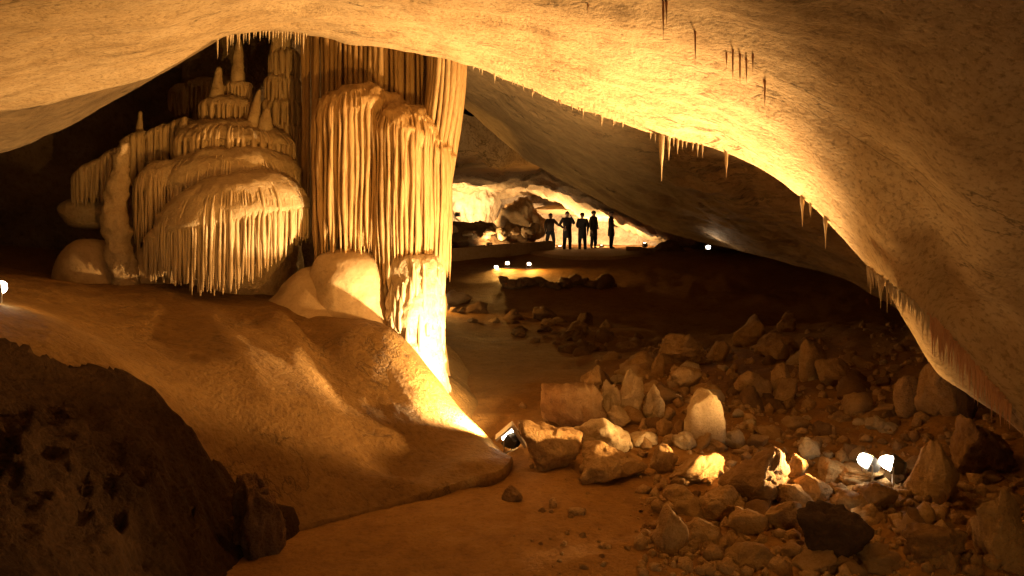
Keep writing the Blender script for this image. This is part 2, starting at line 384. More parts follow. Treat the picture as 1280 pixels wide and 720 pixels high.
gy = np.repeat(yy[:, None], len(u), 1); gx = u[None] * (gy * 0.75 + 3.5)
gz = groundZ(gx, gy)
g = np.stack([gx, gy, gz], 2)
mb = MB(); mb.grid(g); ground = tag(mb.build('ground', M['ground']), kind='structure')

def hit(px, py, fn=groundZ, d0=3.0, d1=45.0):
    D = np.linspace(d0, d1, 1600)
    x = (px - 640) / F * D; z = EYE + (HOR - py) / F * D
    gz = fn(x, D)
    k = np.nonzero(z <= gz)[0]
    i = k[0] if len(k) else len(D) - 1
    return np.array([x[i], D[i], gz[i]])

def out_normal(p, e=0.05):
    dx = (ceilZ(p[0] + e, p[1]) - ceilZ(p[0] - e, p[1])) / (2 * e); dy = (ceilZ(p[0], p[1] + e) - ceilZ(p[0], p[1] - e)) / (2 * e)
    n = np.array([float(dx), float(dy), -1.0]); return n / np.linalg.norm(n)
def hit_ceiling(px, py, fn=ceilZ, d0=1.5, d1=11.0):
    D = np.linspace(d1, d0, 1200)
    x = (px - 640) / F * D; z = EYE + (HOR - py) / F * D
    gz = fn(x, D)
    # nearest crossing seen from below
    D2 = D[::-1]; ok = (z >= gz)[::-1]
    k = np.nonzero(ok)[0]
    k = k[0] if len(k) else len(D2) - 1
    return np.array([(px - 640) / F * D2[k], D2[k], float(fn((px - 640) / F * D2[k], D2[k]))])

# ------------------------------------------------------------------ flowstone slope
SL = [(0, 345, 9.5), (-150, 330, 9), (-300, 320, 8.5), (100, 352, 11.5), (200, 350, 12), (290, 364, 12), (370, 378, 11.8), (430, 398, 11.3), (480, 408, 11), (545, 472, 11), (590, 522, 10.6), (622, 556, 10.1),
      (100, 400, 8.8), (200, 432, 8.8), (300, 472, 8.7), (400, 502, 9), (350, 436, 9.8), (440, 470, 10.0), (500, 520, 9.6), (560, 560, 9.4), (400, 580, 8.3), (500, 600, 8.6), (330, 600, 7.9), (250, 520, 7.9),
      (150, 450, 7.5), (50, 400, 7.5), (0, 420, 6.6), (350, 656, 7.5), (420, 638, 7.85), (500, 620, 8.2), (570, 601, 8.6), (622, 580, 8.95), (636, 563, 9.4), (400, 606, 8.1), (500, 590, 8.5), (590, 572, 9.0), (-100, 420, 6), (0, 432, 6.4), (100, 462, 6.8), (190, 495, 7.1), (240, 560, 7.2), (290, 640, 7.4)]
sp = [tuple(P(*c)) for c in SL] + [(-0.55, 11.4, -0.05), (-0.45, 12.5, -0.05), (-0.7, 14, 0.0), (-2, 15.5, 1.0), (-4, 15, 1.9), (-7, 14, 2.1), (-9.5, 11, 2.6), (-9.5, 7, 2.6), (-3, 13.5, 1.6)]
slopeZ = TPS(sp, 2e-3)
low = [P(-420, 420, 5.2), P(-200, 415, 5.7), P(0, 432, 6.4), P(60, 446, 6.6), P(100, 462, 6.8), P(150, 476, 6.95), P(190, 497, 7.1), P(222, 535, 7.15), P(240, 565, 7.2), P(262, 605, 7.3), P(290, 645, 7.4), P(350, 668, 7.45), P(420, 650, 7.8), P(500, 632, 8.2), P(570, 615, 8.6), P(620, 602, 8.9), P(640, 580, 9.4), P(632, 558, 10.1), np.array([-0.35, 11.2, 0]), np.array([-0.4, 12.6, 0]), np.array([-0.6, 14.2, 0])]
low = np.array(low)
up_ = [(-11.5, 6), (-11.5, 9), (-11, 11.5), (-9.5, 13.5), (-7.5, 15), (-5, 16), (-3, 16), (-1.8, 15.6), (-1.0, 15.0)]
nu, nv = 420, 200
B = resample(low[:, :2], nu); U = resample(up_, nu)
# ragged broken rim along the cut edge
bl = np.column_stack([B, np.zeros(nu)])
B = B + np.stack([0.10 * fbm(bl, 2.5, 4), 0.16 * fbm(bl, 2.5, 4, off=31)], 1) * sstep(-1.9, -2.6, B[:, 0])[:, None]
rows = []
dirn = (U - B) / np.linalg.norm(U - B, axis=1)[:, None]
zE = slopeZ(B[:, 0], B[:, 1]); cutw = sstep(-1.9, -2.5, B[:, 0])
for inn, dz_ in ((0.5, -0.15), (0.36, -0.16), (0.2, -0.15), (0.06, -0.13), (0.0, -0.09), (-0.012, -0.03)):   # thick rounded nose
    gg = np.column_stack([B + dirn * (inn * (1 - cutw) + cutw * (0.02 - dz_ * 0.1))[:, None], zE + dz_ - 0.03]); rows.append(gg)
for k in range(nv):
    t = (k / (nv - 1)) ** 1.25
    xy = B * (1 - t) + U * t
    z = slopeZ(xy[:, 0], xy[:, 1])
    rows.append(np.column_stack([xy, z]))
g = np.array(rows)
q = g * np.array([1, 1, 0.4])
dz = 0.10 * fbm(q, 0.55, 3, off=4) + 0.045 * fbm(q, 1.5, 4, off=9) + 0.012 * fbm(q, 6, 3)
# shallow gully lines running down the slope
dz += -0.10 * np.exp(-((g[..., 0] + 2.3 + 0.55 * (g[..., 1] - 10)) / 0.28) ** 2) * sstep(8.6, 9.6, g[..., 1]) * (1 - sstep(10.8, 11.4, g[..., 1]))
dz += 0.06 * np.exp(-((g[..., 0] + 2.75 + 0.75 * (g[..., 1] - 8.7)) / 0.35) ** 2) * sstep(7.6, 8.4, g[..., 1]) * (1 - sstep(10.2, 11.2, g[..., 1]))
fade = np.ones(g.shape[:2]); 
g[..., 2] += dz * fade
tt = (np.linspace(0, 1, nv) ** 1.25)[:, None] * np.linalg.norm(U - B, axis=1)[None]
g[6:, :, 2] -= (0.05 + 0.03 * fbm(np.column_stack([B, 0 * B[:, :1]]), 1.5, 3))[None] * np.exp(-(tt / 0.22) ** 2) * (1 - cutw)[None]
g[:6, :, 2] -= 0.06 * (1 - cutw)[None]
mb = MB(); mb.grid(g); slope = tag(mb.build('flowstone_hill', M['slope']), kind='structure')

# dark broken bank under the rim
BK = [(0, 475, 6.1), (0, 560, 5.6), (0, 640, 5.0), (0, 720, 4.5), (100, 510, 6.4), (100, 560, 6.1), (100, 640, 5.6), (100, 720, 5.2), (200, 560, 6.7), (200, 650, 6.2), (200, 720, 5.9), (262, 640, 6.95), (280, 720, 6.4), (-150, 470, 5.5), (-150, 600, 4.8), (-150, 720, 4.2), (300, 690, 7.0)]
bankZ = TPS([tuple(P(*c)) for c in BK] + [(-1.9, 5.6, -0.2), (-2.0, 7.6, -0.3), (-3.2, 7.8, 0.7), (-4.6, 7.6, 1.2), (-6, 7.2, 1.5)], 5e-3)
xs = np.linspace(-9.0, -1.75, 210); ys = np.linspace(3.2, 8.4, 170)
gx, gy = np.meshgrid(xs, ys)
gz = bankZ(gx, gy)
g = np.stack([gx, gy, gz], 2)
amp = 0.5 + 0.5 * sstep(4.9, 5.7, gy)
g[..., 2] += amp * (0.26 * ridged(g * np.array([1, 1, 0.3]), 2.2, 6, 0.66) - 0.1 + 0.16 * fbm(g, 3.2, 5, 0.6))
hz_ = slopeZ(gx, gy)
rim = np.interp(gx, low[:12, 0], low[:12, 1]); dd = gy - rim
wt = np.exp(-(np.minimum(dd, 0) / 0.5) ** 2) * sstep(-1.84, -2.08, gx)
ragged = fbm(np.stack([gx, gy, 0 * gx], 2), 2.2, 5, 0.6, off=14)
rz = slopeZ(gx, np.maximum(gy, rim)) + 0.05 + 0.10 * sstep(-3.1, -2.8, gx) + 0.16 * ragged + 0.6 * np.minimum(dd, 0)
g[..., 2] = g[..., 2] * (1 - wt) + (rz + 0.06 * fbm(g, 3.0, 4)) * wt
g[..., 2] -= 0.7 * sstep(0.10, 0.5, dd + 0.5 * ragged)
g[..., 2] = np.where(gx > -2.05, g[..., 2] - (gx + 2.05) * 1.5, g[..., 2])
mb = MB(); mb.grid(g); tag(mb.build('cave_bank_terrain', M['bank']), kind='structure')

# ------------------------------------------------------------------ flowstone builders
def lathe(mb, cx, cy, prof, a=1.0, b=1.0, n=64, amp=0.05, ns=2.5, seed=0.0, path=None):
    """prof: list of (r, z) from top to bottom, a/b stretch in x/y"""
    pr = resample(prof, max(24, len(prof) * 8))
    th = np.linspace(0, 2 * math.pi, n, endpoint=False)
    g = np.zeros((len(pr), n, 3))
    g[..., 0] = cx + a * pr[:, 0:1] * np.cos(th)[None]
    g[..., 1] = cy + b * pr[:, 0:1] * np.sin(th)[None]
    g[..., 2] = pr[:, 1:2]
    if path is not None:
        g[..., 0] += path(pr[:, 1])[:, None]
    d = amp * fbm(g, ns, 4, off=seed) + amp * 0.5 * ridged(g, ns * 2.2, 3, off=seed)
    g[..., 0] += d * np.cos(th)[None]; g[..., 1] += d * np.sin(th)[None]
    g[..., 2] += 0.6 * d * (1 - sstep(0, 0.25, np.linspace(0, 1, len(pr))))[:, None]
    base = mb.n
    mb.grid(g, True)
    mb.Fc.append(tuple(base + i for i in reversed(range(n))))
    mb.Fc.append(tuple(base + (len(pr) - 1) * n + i for i in range(n)))

def bell(cap, fl, cx, cy, a, b, ztop, zsh, zbot, tilt=0.0, n=60, rf=0.04, th0=-math.pi - 0.3, th1=0.3, seed=0, core=0.82, jit=0.12, rise=0.6, sides=7, coreamp=0.05, longr=0.16, pinch=0.0):
    """a rounded cap of flowstone (cap) and the row of pipes that hangs from its shoulder (fl)"""
    r_ = random.Random(seed * 131 + 5)
    zb = zbot if callable(zbot) else (lambda th: zbot)
    # cap and core
    nth = 110
    th = np.linspace(0, 2 * math.pi, nth, endpoint=False)
    zbv = np.array([zb(t) for t in th])
    rows = []
    for ph in np.linspace(0.02, math.pi / 2, 18):
        r = math.sin(ph) ** 0.85
        x = cx + a * r * np.cos(th); y = cy + b * r * np.sin(th)
        z = zsh + (ztop - zsh) * math.cos(ph) + tilt * (x - cx)
        rows.append(np.stack([x, y, z], 1))
    for t in np.linspace(0.06, 1, 14):
        k = core + (1 - core) * (1 - sstep(0, 0.16, t)) - pinch * t - 0.10 * sstep(0.7, 1, t)
        x = cx + a * k * np.cos(th); y = cy + b * k * np.sin(th)
        z = (zsh + tilt * (x - cx)) * (1 - t) + (zbv + 0.12 * (zsh - zbv) + 0.03) * t
        rows.append(np.stack([x, y, z], 1))
    rows.append(np.stack([cx + 0.5 * a * np.cos(th), cy + 0.5 * b * np.sin(th), zbv + 0.15 * (zsh - zbv) + 0.1], 1))
    g = np.array(rows)
    d = coreamp * fbm(g, 3.0, 4, off=seed) + coreamp * 0.6 * ridged(g, 7, 3, off=seed)
    d[18:] *= 0.25
    g[..., 0] += d * np.cos(th)[None]; g[..., 1] += d * np.sin(th)[None]; g[:18, :, 2] += d[:18] * 0.8
    base = cap.n
    cap.grid(g, True); cap.Fc.append(tuple(base + i for i in reversed(range(nth))))
    # pipes
    arc = (th1 - th0) * math.sqrt((a * a + b * b) / 2)
    n = max(8, int(arc / (rf * 2.2)))
    for i in range(2 * n):
        ring = i // n
        t = th0 + (th1 - th0) * (i % n + 0.5 + 0.5 * ring + r_.uniform(-.45, .45)) / n
        ph0 = r_.uniform(0.75, 1.2) * rise + 0.35
        R = rf * r_.choice((r_.uniform(0.5, 0.9), r_.uniform(0.8, 1.2), r_.uniform(1.0, 1.65)))
        pts = []; rad = []
        out = r_.uniform(-0.4, 0.5) * R - ring * rf * 2.2
        for ph in np.linspace(ph0, math.pi / 2, 6):
            rr = math.sin(ph) ** 0.85
            x = cx + (a * rr + out) * math.cos(t); y = cy + (b * rr + out) * math.sin(t)
            pts.append((x, y, zsh + (ztop - zsh) * math.cos(ph) + tilt * (x - cx)))
            rad.append(R * (0.45 + 0.55 * (ph - ph0) / (math.pi / 2 - ph0 + 1e-6)))
        x0, y0, z0 = pts[-1]
        z1 = zb(t) + r_.uniform(-jit, jit) + (r_.uniform(0, longr) * (z0 - zb(t)) if r_.random() < 0.3 else 0)
        z1 = min(z1, z0 - 0.08)
        wob = r_.uniform(0, 99)
        m = 14
        for k in range(1, m + 1):
            f = k / m
            px_ = pinch * f * a
            pts.append((x0 - px_ * math.cos(t) + 0.012 * math.sin(wob + 3.1 * f * (z0 - z1)), y0 - px_ * math.sin(t) + 0.012 * math.cos(wob * 1.7 + 4 * f * (z0 - z1)), z0 + (z1 - z0) * f))
            tap = 1.0 - 0.15 * f if f < 0.6 else 0.91 - 0.6 * ((f - 0.6) / 0.4) ** 2.2
            rad.append(R * tap * (1 + 0.13 * math.sin(wob + 9 * f * (z0 - z1)) + 0.08 * r_.uniform(-1, 1)))
        fl.tube(pts, rad, sides, rot=r_.uniform(0, 1))

def rods(mb, xs_, y, ztop, zbot, rf, seed=0, sides=7, dy=0.06):
    r_ = random.Random(seed)
    for i, x in enumerate(xs_):
        zt = ztop(x) + r_.uniform(-.05, .05); zb = zbot(x) + r_.uniform(-.1, .1)
        R = rf * r_.uniform(0.6, 1.35); w = r_.uniform(0, 99); yy_ = y(x) + r_.uniform(-dy, dy)
        m = 22
        f = np.linspace(0, 1, m)
        pts = np.stack([x + 0.012 * np.sin(w + 4 * f), yy_ + 0.012 * np.cos(w + 3 * f), zt + (zb - zt) * f], 1)
        rad = R * np.where(f < 0.7, 1, 1 - 0.8 * ((f - 0.7) / 0.3)) * (1 + 0.12 * np.sin(w + 12 * f) + 0.06 * np.array([r_.uniform(-1, 1) for _ in f]))
        mb.tube(pts, rad, sides)

def lin(pts):
    xs_ = [p[0] for p in pts]; zs = [p[1] for p in pts]
    return lambda x: float(np.interp(x, xs_, zs))

# ---------------- big tiered flowstone dome
dome = thing('flowstone_dome', 'big tiered cream flowstone dome fringed with draperies, left of the fluted column', 'flowstone', P(285, 362, 12.2))
def tier(name, **kw):
    c, f = MB(), MB(); bell(c, f, **kw)
    p = c.build('tier', M['flow'], dome); f.build('drapery', M['drape'], p)
tier('A', cx=-4.17, cy=11.95, a=1.1, b=0.92, ztop=3.56, zsh=2.84, zbot=lambda t: 1.87 + 0.8 * abs(math.cos(t)) ** 2.2, tilt=0.20, n=78, rf=0.022, seed=1, jit=0.07, rise=0.6, core=0.91, coreamp=0.06)
tier('B', cx=-4.45, cy=12.45, a=1.14, b=0.8, ztop=4.02, zsh=3.42, zbot=lambda t: 2.55, tilt=0.10, n=74, rf=0.022, seed=2, jit=0.12, rise=0.6, core=0.88, coreamp=0.06)
tier('B2', cx=-5.28, cy=12.15, a=0.40, b=0.42, ztop=3.78, zsh=3.38, zbot=lambda t: 2.5, tilt=0.12, n=30, rf=0.022, seed=3, jit=0.12)
tier('C', cx=-5.0, cy=11.75, a=0.33, b=0.33, ztop=2.82, zsh=2.62, zbot=lambda t: 2.05, tilt=0.15, n=24, rf=0.03, seed=4)
tier('D', cx=-4.32, cy=12.7, a=0.86, b=0.6, ztop=4.42, zsh=4.12, zbot=lambda t: 3.72, tilt=-0.12, n=50, rf=0.036, seed=5, coreamp=0.08)
tier('D2', cx=-4.72, cy=12.5, a=0.5, b=0.42, ztop=4.27, zsh=4.1, zbot=lambda t: 3.75, n=34, rf=0.034, seed=6, coreamp=0.07)
tier('E', cx=-4.58, cy=12.9, a=0.42, b=0.38, ztop=4.86, zsh=4.68, zbot=lambda t: 4.4, n=26, rf=0.03, seed=7, coreamp=0.06)
tier('E2', cx=-4.44, cy=13.0, a=0.2, b=0.2, ztop=5.12, zsh=5.02, zbot=lambda t: 4.75, n=16, rf=0.026, seed=8, coreamp=0.05)
mb = MB(); lathe(mb, -4.4, 12.75, [(0.02, 4.3), (0.5, 4.2), (0.8, 3.6), (0.95, 2.8), (1.0, 1.5)], 1, 0.75, amp=0.08)
mb.build('core', M['flow'], dome)

# stalagmites on and beside the dome
def stalagmite(px, pyb, pyt, wpx, D, label, lean=0.0, mat='flow', seed=0, group=None, fat=1.0, name='stalagmite'):
    b0 = P(px, pyb, D); h = (pyb - pyt) / F * D; r = wpx / F * D / 2
    mb = MB()
    prof = [(0.04 * r, h), (0.28 * r, h * 0.93), (0.45 * r, h * 0.7), (0.7 * r * fat, h * 0.42), (0.9 * r * fat, h * 0.18), (1.1 * r, -0.12)]
    lathe(mb, 0, 0, prof, n=28, amp=r * 0.22, ns=1.2 / r * 0.5, seed=seed, path=lambda z: lean * np.maximum(z, 0))
    o = mb.build(name, M[mat], origin=(0, 0, 0)); o.location = b0
    tag(o, label, 'stalagmite', group)
    return o
stalagmite(297, 100, 47, 17, 12.95, 'tallest slender pointed stalagmite on the very top of the tiered dome', 0.03, seed=1)
stalagmite(271, 125, 84, 20, 12.75, 'stubby pointed stalagmite left of the tallest one on the dome top', 0.06, seed=2)
stalagmite(317, 153, 112, 16, 12.55, 'leaning thin stalagmite on the right shoulder of the tiered dome', 0.18, seed=3)
stalagmite(332, 160, 134, 18, 12.5, 'short blunt stalagmite beside the leaning one at the right of the dome', 0.05, seed=4)
stalagmite(228, 172, 146, 18, 12.5, 'stubby stalagmite at the upper end of the stepped drapery curtain', 0.1, seed=5)
stalagmite(174, 170, 139, 11, 12.6, 'thin spindle stalagmite standing on the stepped drapery curtain', 0.05, seed=6)
# tall knobbly one in front of the curtain
t0 = P(148, 352, 11.7); mb = MB(); k_ = 0.0117
lathe(mb, t0[0], t0[1], [(0.02, t0[2] + 2.02), (0.07, t0[2] + 1.9), (0.12, t0[2] + 1.5), (0.165, t0[2] + 1.1), (0.19, t0[2] + 0.75), (0.15, t0[2] + 0.58), (0.19, t0[2] + 0.42), (0.17, t0[2] + 0.2), (0.16, t0[2] - 0.2)], n=48, amp=0.06, ns=4.5, seed=5, path=lambda z: 0.10 * np.sin((z - t0[2]) * 2.2 - 0.6) * -1 + 0.05)
o = mb.build('stalagmite', M['flow'], origin=(0, 0, 0)); tag(o, 'tall knobbly stalagmite pillar standing in front of the stepped drapery curtain', 'stalagmite')

# stepped drapery curtain at the left
cur = thing('drapery_curtain', 'stepped flowstone curtain with hanging fringe descending to the left of the tiered dome', 'flowstone', P(165, 252, 12.6))
cp_, cf = MB(), MB()
for (a0, p0, D, a, b, zt_, zb_, n, sd) in [(118, 0, 12.4, 0.26, 0.3, 203, 256, 22, 21), (146, 0, 12.5, 0.24, 0.3, 187, 252, 20, 22), (170, 0, 12.6, 0.2, 0.28, 168, 236, 18, 23), (198, 0, 12.75, 0.26, 0.3, 160, 212, 22, 24), (222, 0, 12.85, 0.22, 0.3, 152, 206, 18, 25)]:
    c = P(a0, zt_, D); bz = P(a0, zb_, D)[2]
    bell(cp_, cf, c[0], c[1], a, b, c[2], c[2] - 0.12, lambda t, bz=bz: bz, tilt=0.5, n=n, rf=0.032, seed=sd, jit=0.1, coreamp=0.04)
cp_.build('cap', M['flow'], cur); cf.build('drapery', M['drape'], cur)
mb = MB(); lathe(mb, P(112, 250, 12.6)[0], 12.6, [(0.03, 3.22), (0.3, 3.2), (0.46, 3.05), (0.3, 2.8), (0.05, 2.72)], 1, 0.9, amp=0.04); lathe(mb, -5.75, 13.1, [(0.05, 4.2), (0.4, 3.9), (0.6, 3.2), (0.7, 1.6)], 1, 0.7, amp=0.06)
mb.build('core', M['flow'], cur)

# smooth bosses at the foot
for (px, pyt, pyb, w, D, lab) in [(112, 298, 352, 84, 11.9, 'low smooth flowstone boss behind the foot of the knobbly stalagmite pillar'), (190, 300, 352, 62, 12.1, 'smooth flowstone boss tucked between knobbly stalagmite and fringed dome')]:
    c = P(px, pyb, D); h = (pyb - pyt) / F * D; r = w / F * D / 2
    mb = MB(); lathe(mb, 0, 0, [(0.03, h), (0.4 * r, h * 0.95), (0.75 * r, h * 0.7), (0.95 * r, h * 0.3), (1.1 * r, -0.25)], 1, 0.9, amp=0.03, ns=1.5, seed=px)
    o = mb.build('flowstone_boss', M['smooth'], origin=(0, 0, 0)); o.location = c; tag(o, lab, 'flowstone')

# dim curtain at the back
bc = thing('drapery_curtain', 'dim brown drapery curtain on the dark back wall above the dome', 'flowstone', P(255, 140, 15))
cp_, cf = MB(), MB()
for (px, pt, pb, a, sd) in [(232, 106, 140, 0.28, 31), (258, 98, 145, 0.34, 32), (285, 96, 138, 0.3, 33)]:
    c = P(px, pt, 15); bell(cp_, cf, c[0], 15.0, a, 0.3, c[2], c[2] - 0.2, P(px, pb, 15)[2], n=22, rf=0.035, seed=sd, jit=0.12)
cp_.build('cap', M['flow'], bc); cf.build('drapery', M['drape'], bc)
mb = MB(); lathe(mb, P(258, 120, 15)[0], 15.4, [(0.1, 7.5), (0.4, 6.4), (0.5, 5.2), (0.6, 1.5)], 1.2, 0.7, amp=0.1); mb.build('core', M['wall'], bc)

# tiered column behind, at the left of the big one
tcol = thing('tiered_column', 'narrow tiered column rising to the roof between fringed dome and big fluted column', 'column', P(352, 350, 13.3))
for (px, pt, pb, a, sd, n) in [(355, 60, 100, 0.22, 41, 20), (353, 92, 132, 0.27, 42, 24), (351, 122, 170, 0.30, 43, 26), (350, 152, 235, 0.33, 44, 30)]:
    c = P(px, pt, 13.3); p_, f_ = MB(), MB()
    bell(p_, f_, c[0], 13.3, a, a, c[2], c[2] - 0.15, P(px, pb, 13.3)[2], n=n, rf=0.034, seed=sd, th0=0, th1=2 * math.pi, coreamp=0.05)
    q_ = p_.build('tier', M['flow'], tcol); f_.build('drapery', M['drape'], q_)
mb = MB(); lathe(mb, P(352, 60, 13.3)[0], 13.3, [(0.3, 6.9), (0.18, 6.2), (0.2, 5), (0.26, 3.5), (0.4, 1.5)], amp=0.05); mb.build('shaft', M['flow'], tcol)

# ---------------- the big fluted column
colm = thing('fluted_column', 'huge fluted limestone column of hanging pipes reaching from slope to roof', 'column', P(480, 430, 11.9))
k = 0.012
mb = MB(); lathe(mb, -1.95, 13.0, [(1.25, 7.3), (1.18, 6.2), (1.12, 5), (1.02, 4), (0.9, 3), (0.85, 2), (0.9, 0.2)], 1, 0.45, n=90, amp=0.06, ns=2, seed=2)
mb.build('shaft', M['column'], colm)
mb = MB()
rods(mb, np.linspace(-3.28, -0.98, 30), lambda x: 12.28 + 0.25 * ((x + 1.95) / 1.2) ** 2, lambda x: 6.4, lambda x: 3.3 if x > -3.0 else 2.55, 0.042, seed=5, dy=0.05)
mb.build('pipe_curtain', M['column'], colm)
for (cx, cy, a, b, zt, zs, zb, n, rf, sd, pin, tl, ca) in [(-2.02, 12.12, 0.5, 0.4, 4.85, 4.3, 2.25, 36, 0.028, 55, 0.04, 0.0, 0.07), (-2.40, 11.95, 0.56, 0.45, 4.88, 4.45, 2.36, 38, 0.029, 51, 0.04, 0.25, 0.07), (-1.60, 11.85, 0.49, 0.42, 4.60, 4.12, 2.02, 36, 0.028, 52, 0.08, -0.1, 0.08), (-1.24, 12.0, 0.34, 0.36, 4.3, 3.9, 2.0, 26, 0.026, 54, 0.12, -0.3, 0.09)]:
    p_, f_ = MB(), MB()
    bell(p_, f_, cx, cy, a, b, zt, zs, lambda t, zb=zb: zb, tilt=tl, n=n, rf=rf, seed=sd, th0=-math.pi - 0.5, th1=0.5, coreamp=ca, jit=0.12, pinch=pin, sides=8, longr=0.12)
    q_ = p_.build('cap', M['column'], colm); f_.build('drapery', M['column'], q_)
# right hand rib of tall pipes
mb = MB()
r_ = random.Random(9)
for i in range(17):
    th = -math.pi * 0.95 + math.pi * 1.35 * i / 16
    x0 = -0.98 + 0.27 * math.cos(th); y0 = 12.15 + 0.3 * math.sin(th)
    f = np.linspace(0, 1, 30); zt, zb = 6.4, 2.15 + r_.uniform(-.1, .15)
    xx = x0 - 0.36 * sstep(0.25, 1, f) - 0.012 * np.sin(f * 9 + i); w = r_.uniform(0, 9)
    rad = 0.036 * r_.uniform(0.7, 1.4) * (1 + 0.12 * np.sin(w + 14 * f)) * np.where(f < 0.85, 1, 1 - 0.7 * (f - 0.85) / 0.15)
    mb.tube(np.stack([xx, np.full(30, y0) - 0.1 * f, zt + (zb - zt) * f], 1), rad, 8)
lathe(mb, -0.98, 12.2, [(0.2, 6.5), (0.2, 5), (0.18, 3.6), (0.16, 2.3), (0.1, 2.1)], amp=0.03, path=lambda z: -0.36 * sstep(0.25, 1, (6.4 - z) / 4.25))
mb.build('pipe_rib', M['column'], colm)
# pedestal and smooth boss at the foot
mb = MB(); lathe(mb, -1.43, 11.75, [(0.1, 2.4), (0.32, 2.34), (0.40, 2.1), (0.41, 1.7), (0.42, 1.2), (0.43, 0.85), (0.5, 0.2)], 1, 1, n=110, amp=0.07, ns=3.2, seed=7)
ped = mb.build('pedestal', M['flow'], colm)
mb = MB()
for i in range(40):
    th = -math.pi + math.pi * 1.1 * i / 39 + r_.uniform(-.04, .04); R = 0.42
    zt = r_.uniform(1.5, 2.3); zb = zt - r_.uniform(0.25, 0.8); f = np.linspace(0, 1, 10)
    mb.tube(np.stack([np.full(10, -1.43 + R * math.cos(th)), np.full(10, 11.75 + R * math.sin(th)), zt + (zb - zt) * f], 1), 0.028 * (0.4 + np.sin(f * math.pi)), 6)
mb.build('drapery', M['drape'], ped)
mb = MB(); lathe(mb, -2.42, 11.8, [(0.03, 2.46), (0.25, 2.44), (0.45, 2.32), (0.55, 2.08), (0.58, 1.8), (0.66, 1.5), (0.95, 1.0)], 1, 0.9, n=90, amp=0.04, ns=1.4, seed=3)
lathe(mb, -2.92, 11.85, [(0.03, 2.2), (0.2, 2.15), (0.4, 2.0), (0.55, 1.8), (0.8, 1.55), (1.2, 1.1)], 1, 0.9, n=90, amp=0.04, ns=1.4, seed=5)
mb.build('boss', M['smooth'], colm)

# ------------------------------------------------------------------ stalactites
def stal_mesh(i, knob=0.15):
    r_ = random.Random(900 + i); mb = MB(); f = np.linspace(0, 1, 16)
    w = r_.uniform(0, 9)
    rad = (1 - f ** 0.8) * 0.86 + 0.14 * (1 - f)
    rad = np.maximum(rad, 0.1) * (1 + knob * np.sin(w + 11 * f) + 0.08 * np.array([r_.uniform(-1, 1) for _ in f])); rad[-1] = 0.05
    top = np.stack([0.12 * np.sin(w + 3 * f) * f, 0.1 * np.cos(w + 2 * f) * f, 0.08 - 1.08 * f], 1)
    mb.tube(top * np.array([0.12, 0.12, 1]), rad * 0.5, 8)
    o = mb.build('stalactite', M['ceiling'], origin=(0, 0, 0)); me = o.data
    bpy.data.objects.remove(o); me.materials.clear(); return me
STM = [stal_mesh(i) for i in range(6)]
STM2 = []
for i, mt in enumerate(('flow', 'red_drip', 'drape')):
    row = []
    for me in STM:
        m2 = me.copy(); m2.materials.append(M[mt]); row.append(m2)
    STM2.append(row)
def stalactite(loc, length, width, label, group=None, kind=0, lean=(0, 0)):
    o = bpy.data.objects.new('stalactite', random.choice(STM2[kind])); COL.objects.link(o)
    o.location = loc; o.scale = (width, width, length); o.rotation_euler = (lean[0], lean[1], random.uniform(0, 6.28) if lean == (0, 0) else 0)
    return tag(o, label, 'stalactite', group)

ES = resample(EDGE_PX, 1600)      # px, py, D along the lip
def on_lip(px, off=0.0):
    i = np.argmin(np.abs(ES[:, 0] - px)); _, py, D = ES[i]
    p = P(px, py, D); p[2] = float(ceilZ(p[0], p[1])) + 0.05
    return p, D
def lip(px, lpx, wpx, label, group=None, kind=0):
    p, D = on_lip(px)
    stalactite(p, lpx / F * D + 0.06, wpx / F * D * 1.2, label, group, kind)
big = [(827, 55, 9, 'longest pale stalactite hanging from the bright vault edge, in a close bunch'), (836, 27, 7, 'second longest stalactite of the bunch, just right of the longest'), (847, 17, 5, 'short stalactite of the bunch on the bright vault edge'),
       (878, 14, 4, 'tiny stalactite between the bunch and the lone one on the vault edge'), (908, 28, 6, 'lone short stalactite on bright vault edge right of the bunch'), (1003, 36, 6, 'long thin stalactite hanging lower down the vault edge, with small companion'),
       (1013, 16, 5, 'small companion right beside the long thin stalactite low on vault edge'), (1032, 38, 6, 'long straight stalactite last before the dense right fringe of vault edge'), (272, 27, 4, 'lone hair thin stalactite left of the fringe above the dome')]
for b_ in big: lip(*b_)
# fringe above the dome
for i in range(26):
    px = 284 + i * 4.0 + random.uniform(-1.3, 1.3)
    lip(px, random.uniform(7, 26), random.uniform(3.5, 5.5), 'short pointed stalactite in the dense fringe above the tiered dome', 'fringe of stalactites above the dome')
for i in range(40):
    px = 590 + 200 * ((i // 5) / 8 + random.uniform(0, 0.075))
    lip(px, random.choice([3, 4, 5, 7, 12]), random.uniform(3, 4.5), 'tiny drip stalactite along the bright vault edge right of the column', 'tiny drips along the vault edge')
for px in (813, 819, 842, 853, 858, 866, 872):
    lip(px, random.uniform(6, 15), 4, 'small drip stalactite around the bunch on the bright vault edge', 'small drips around the bunch')
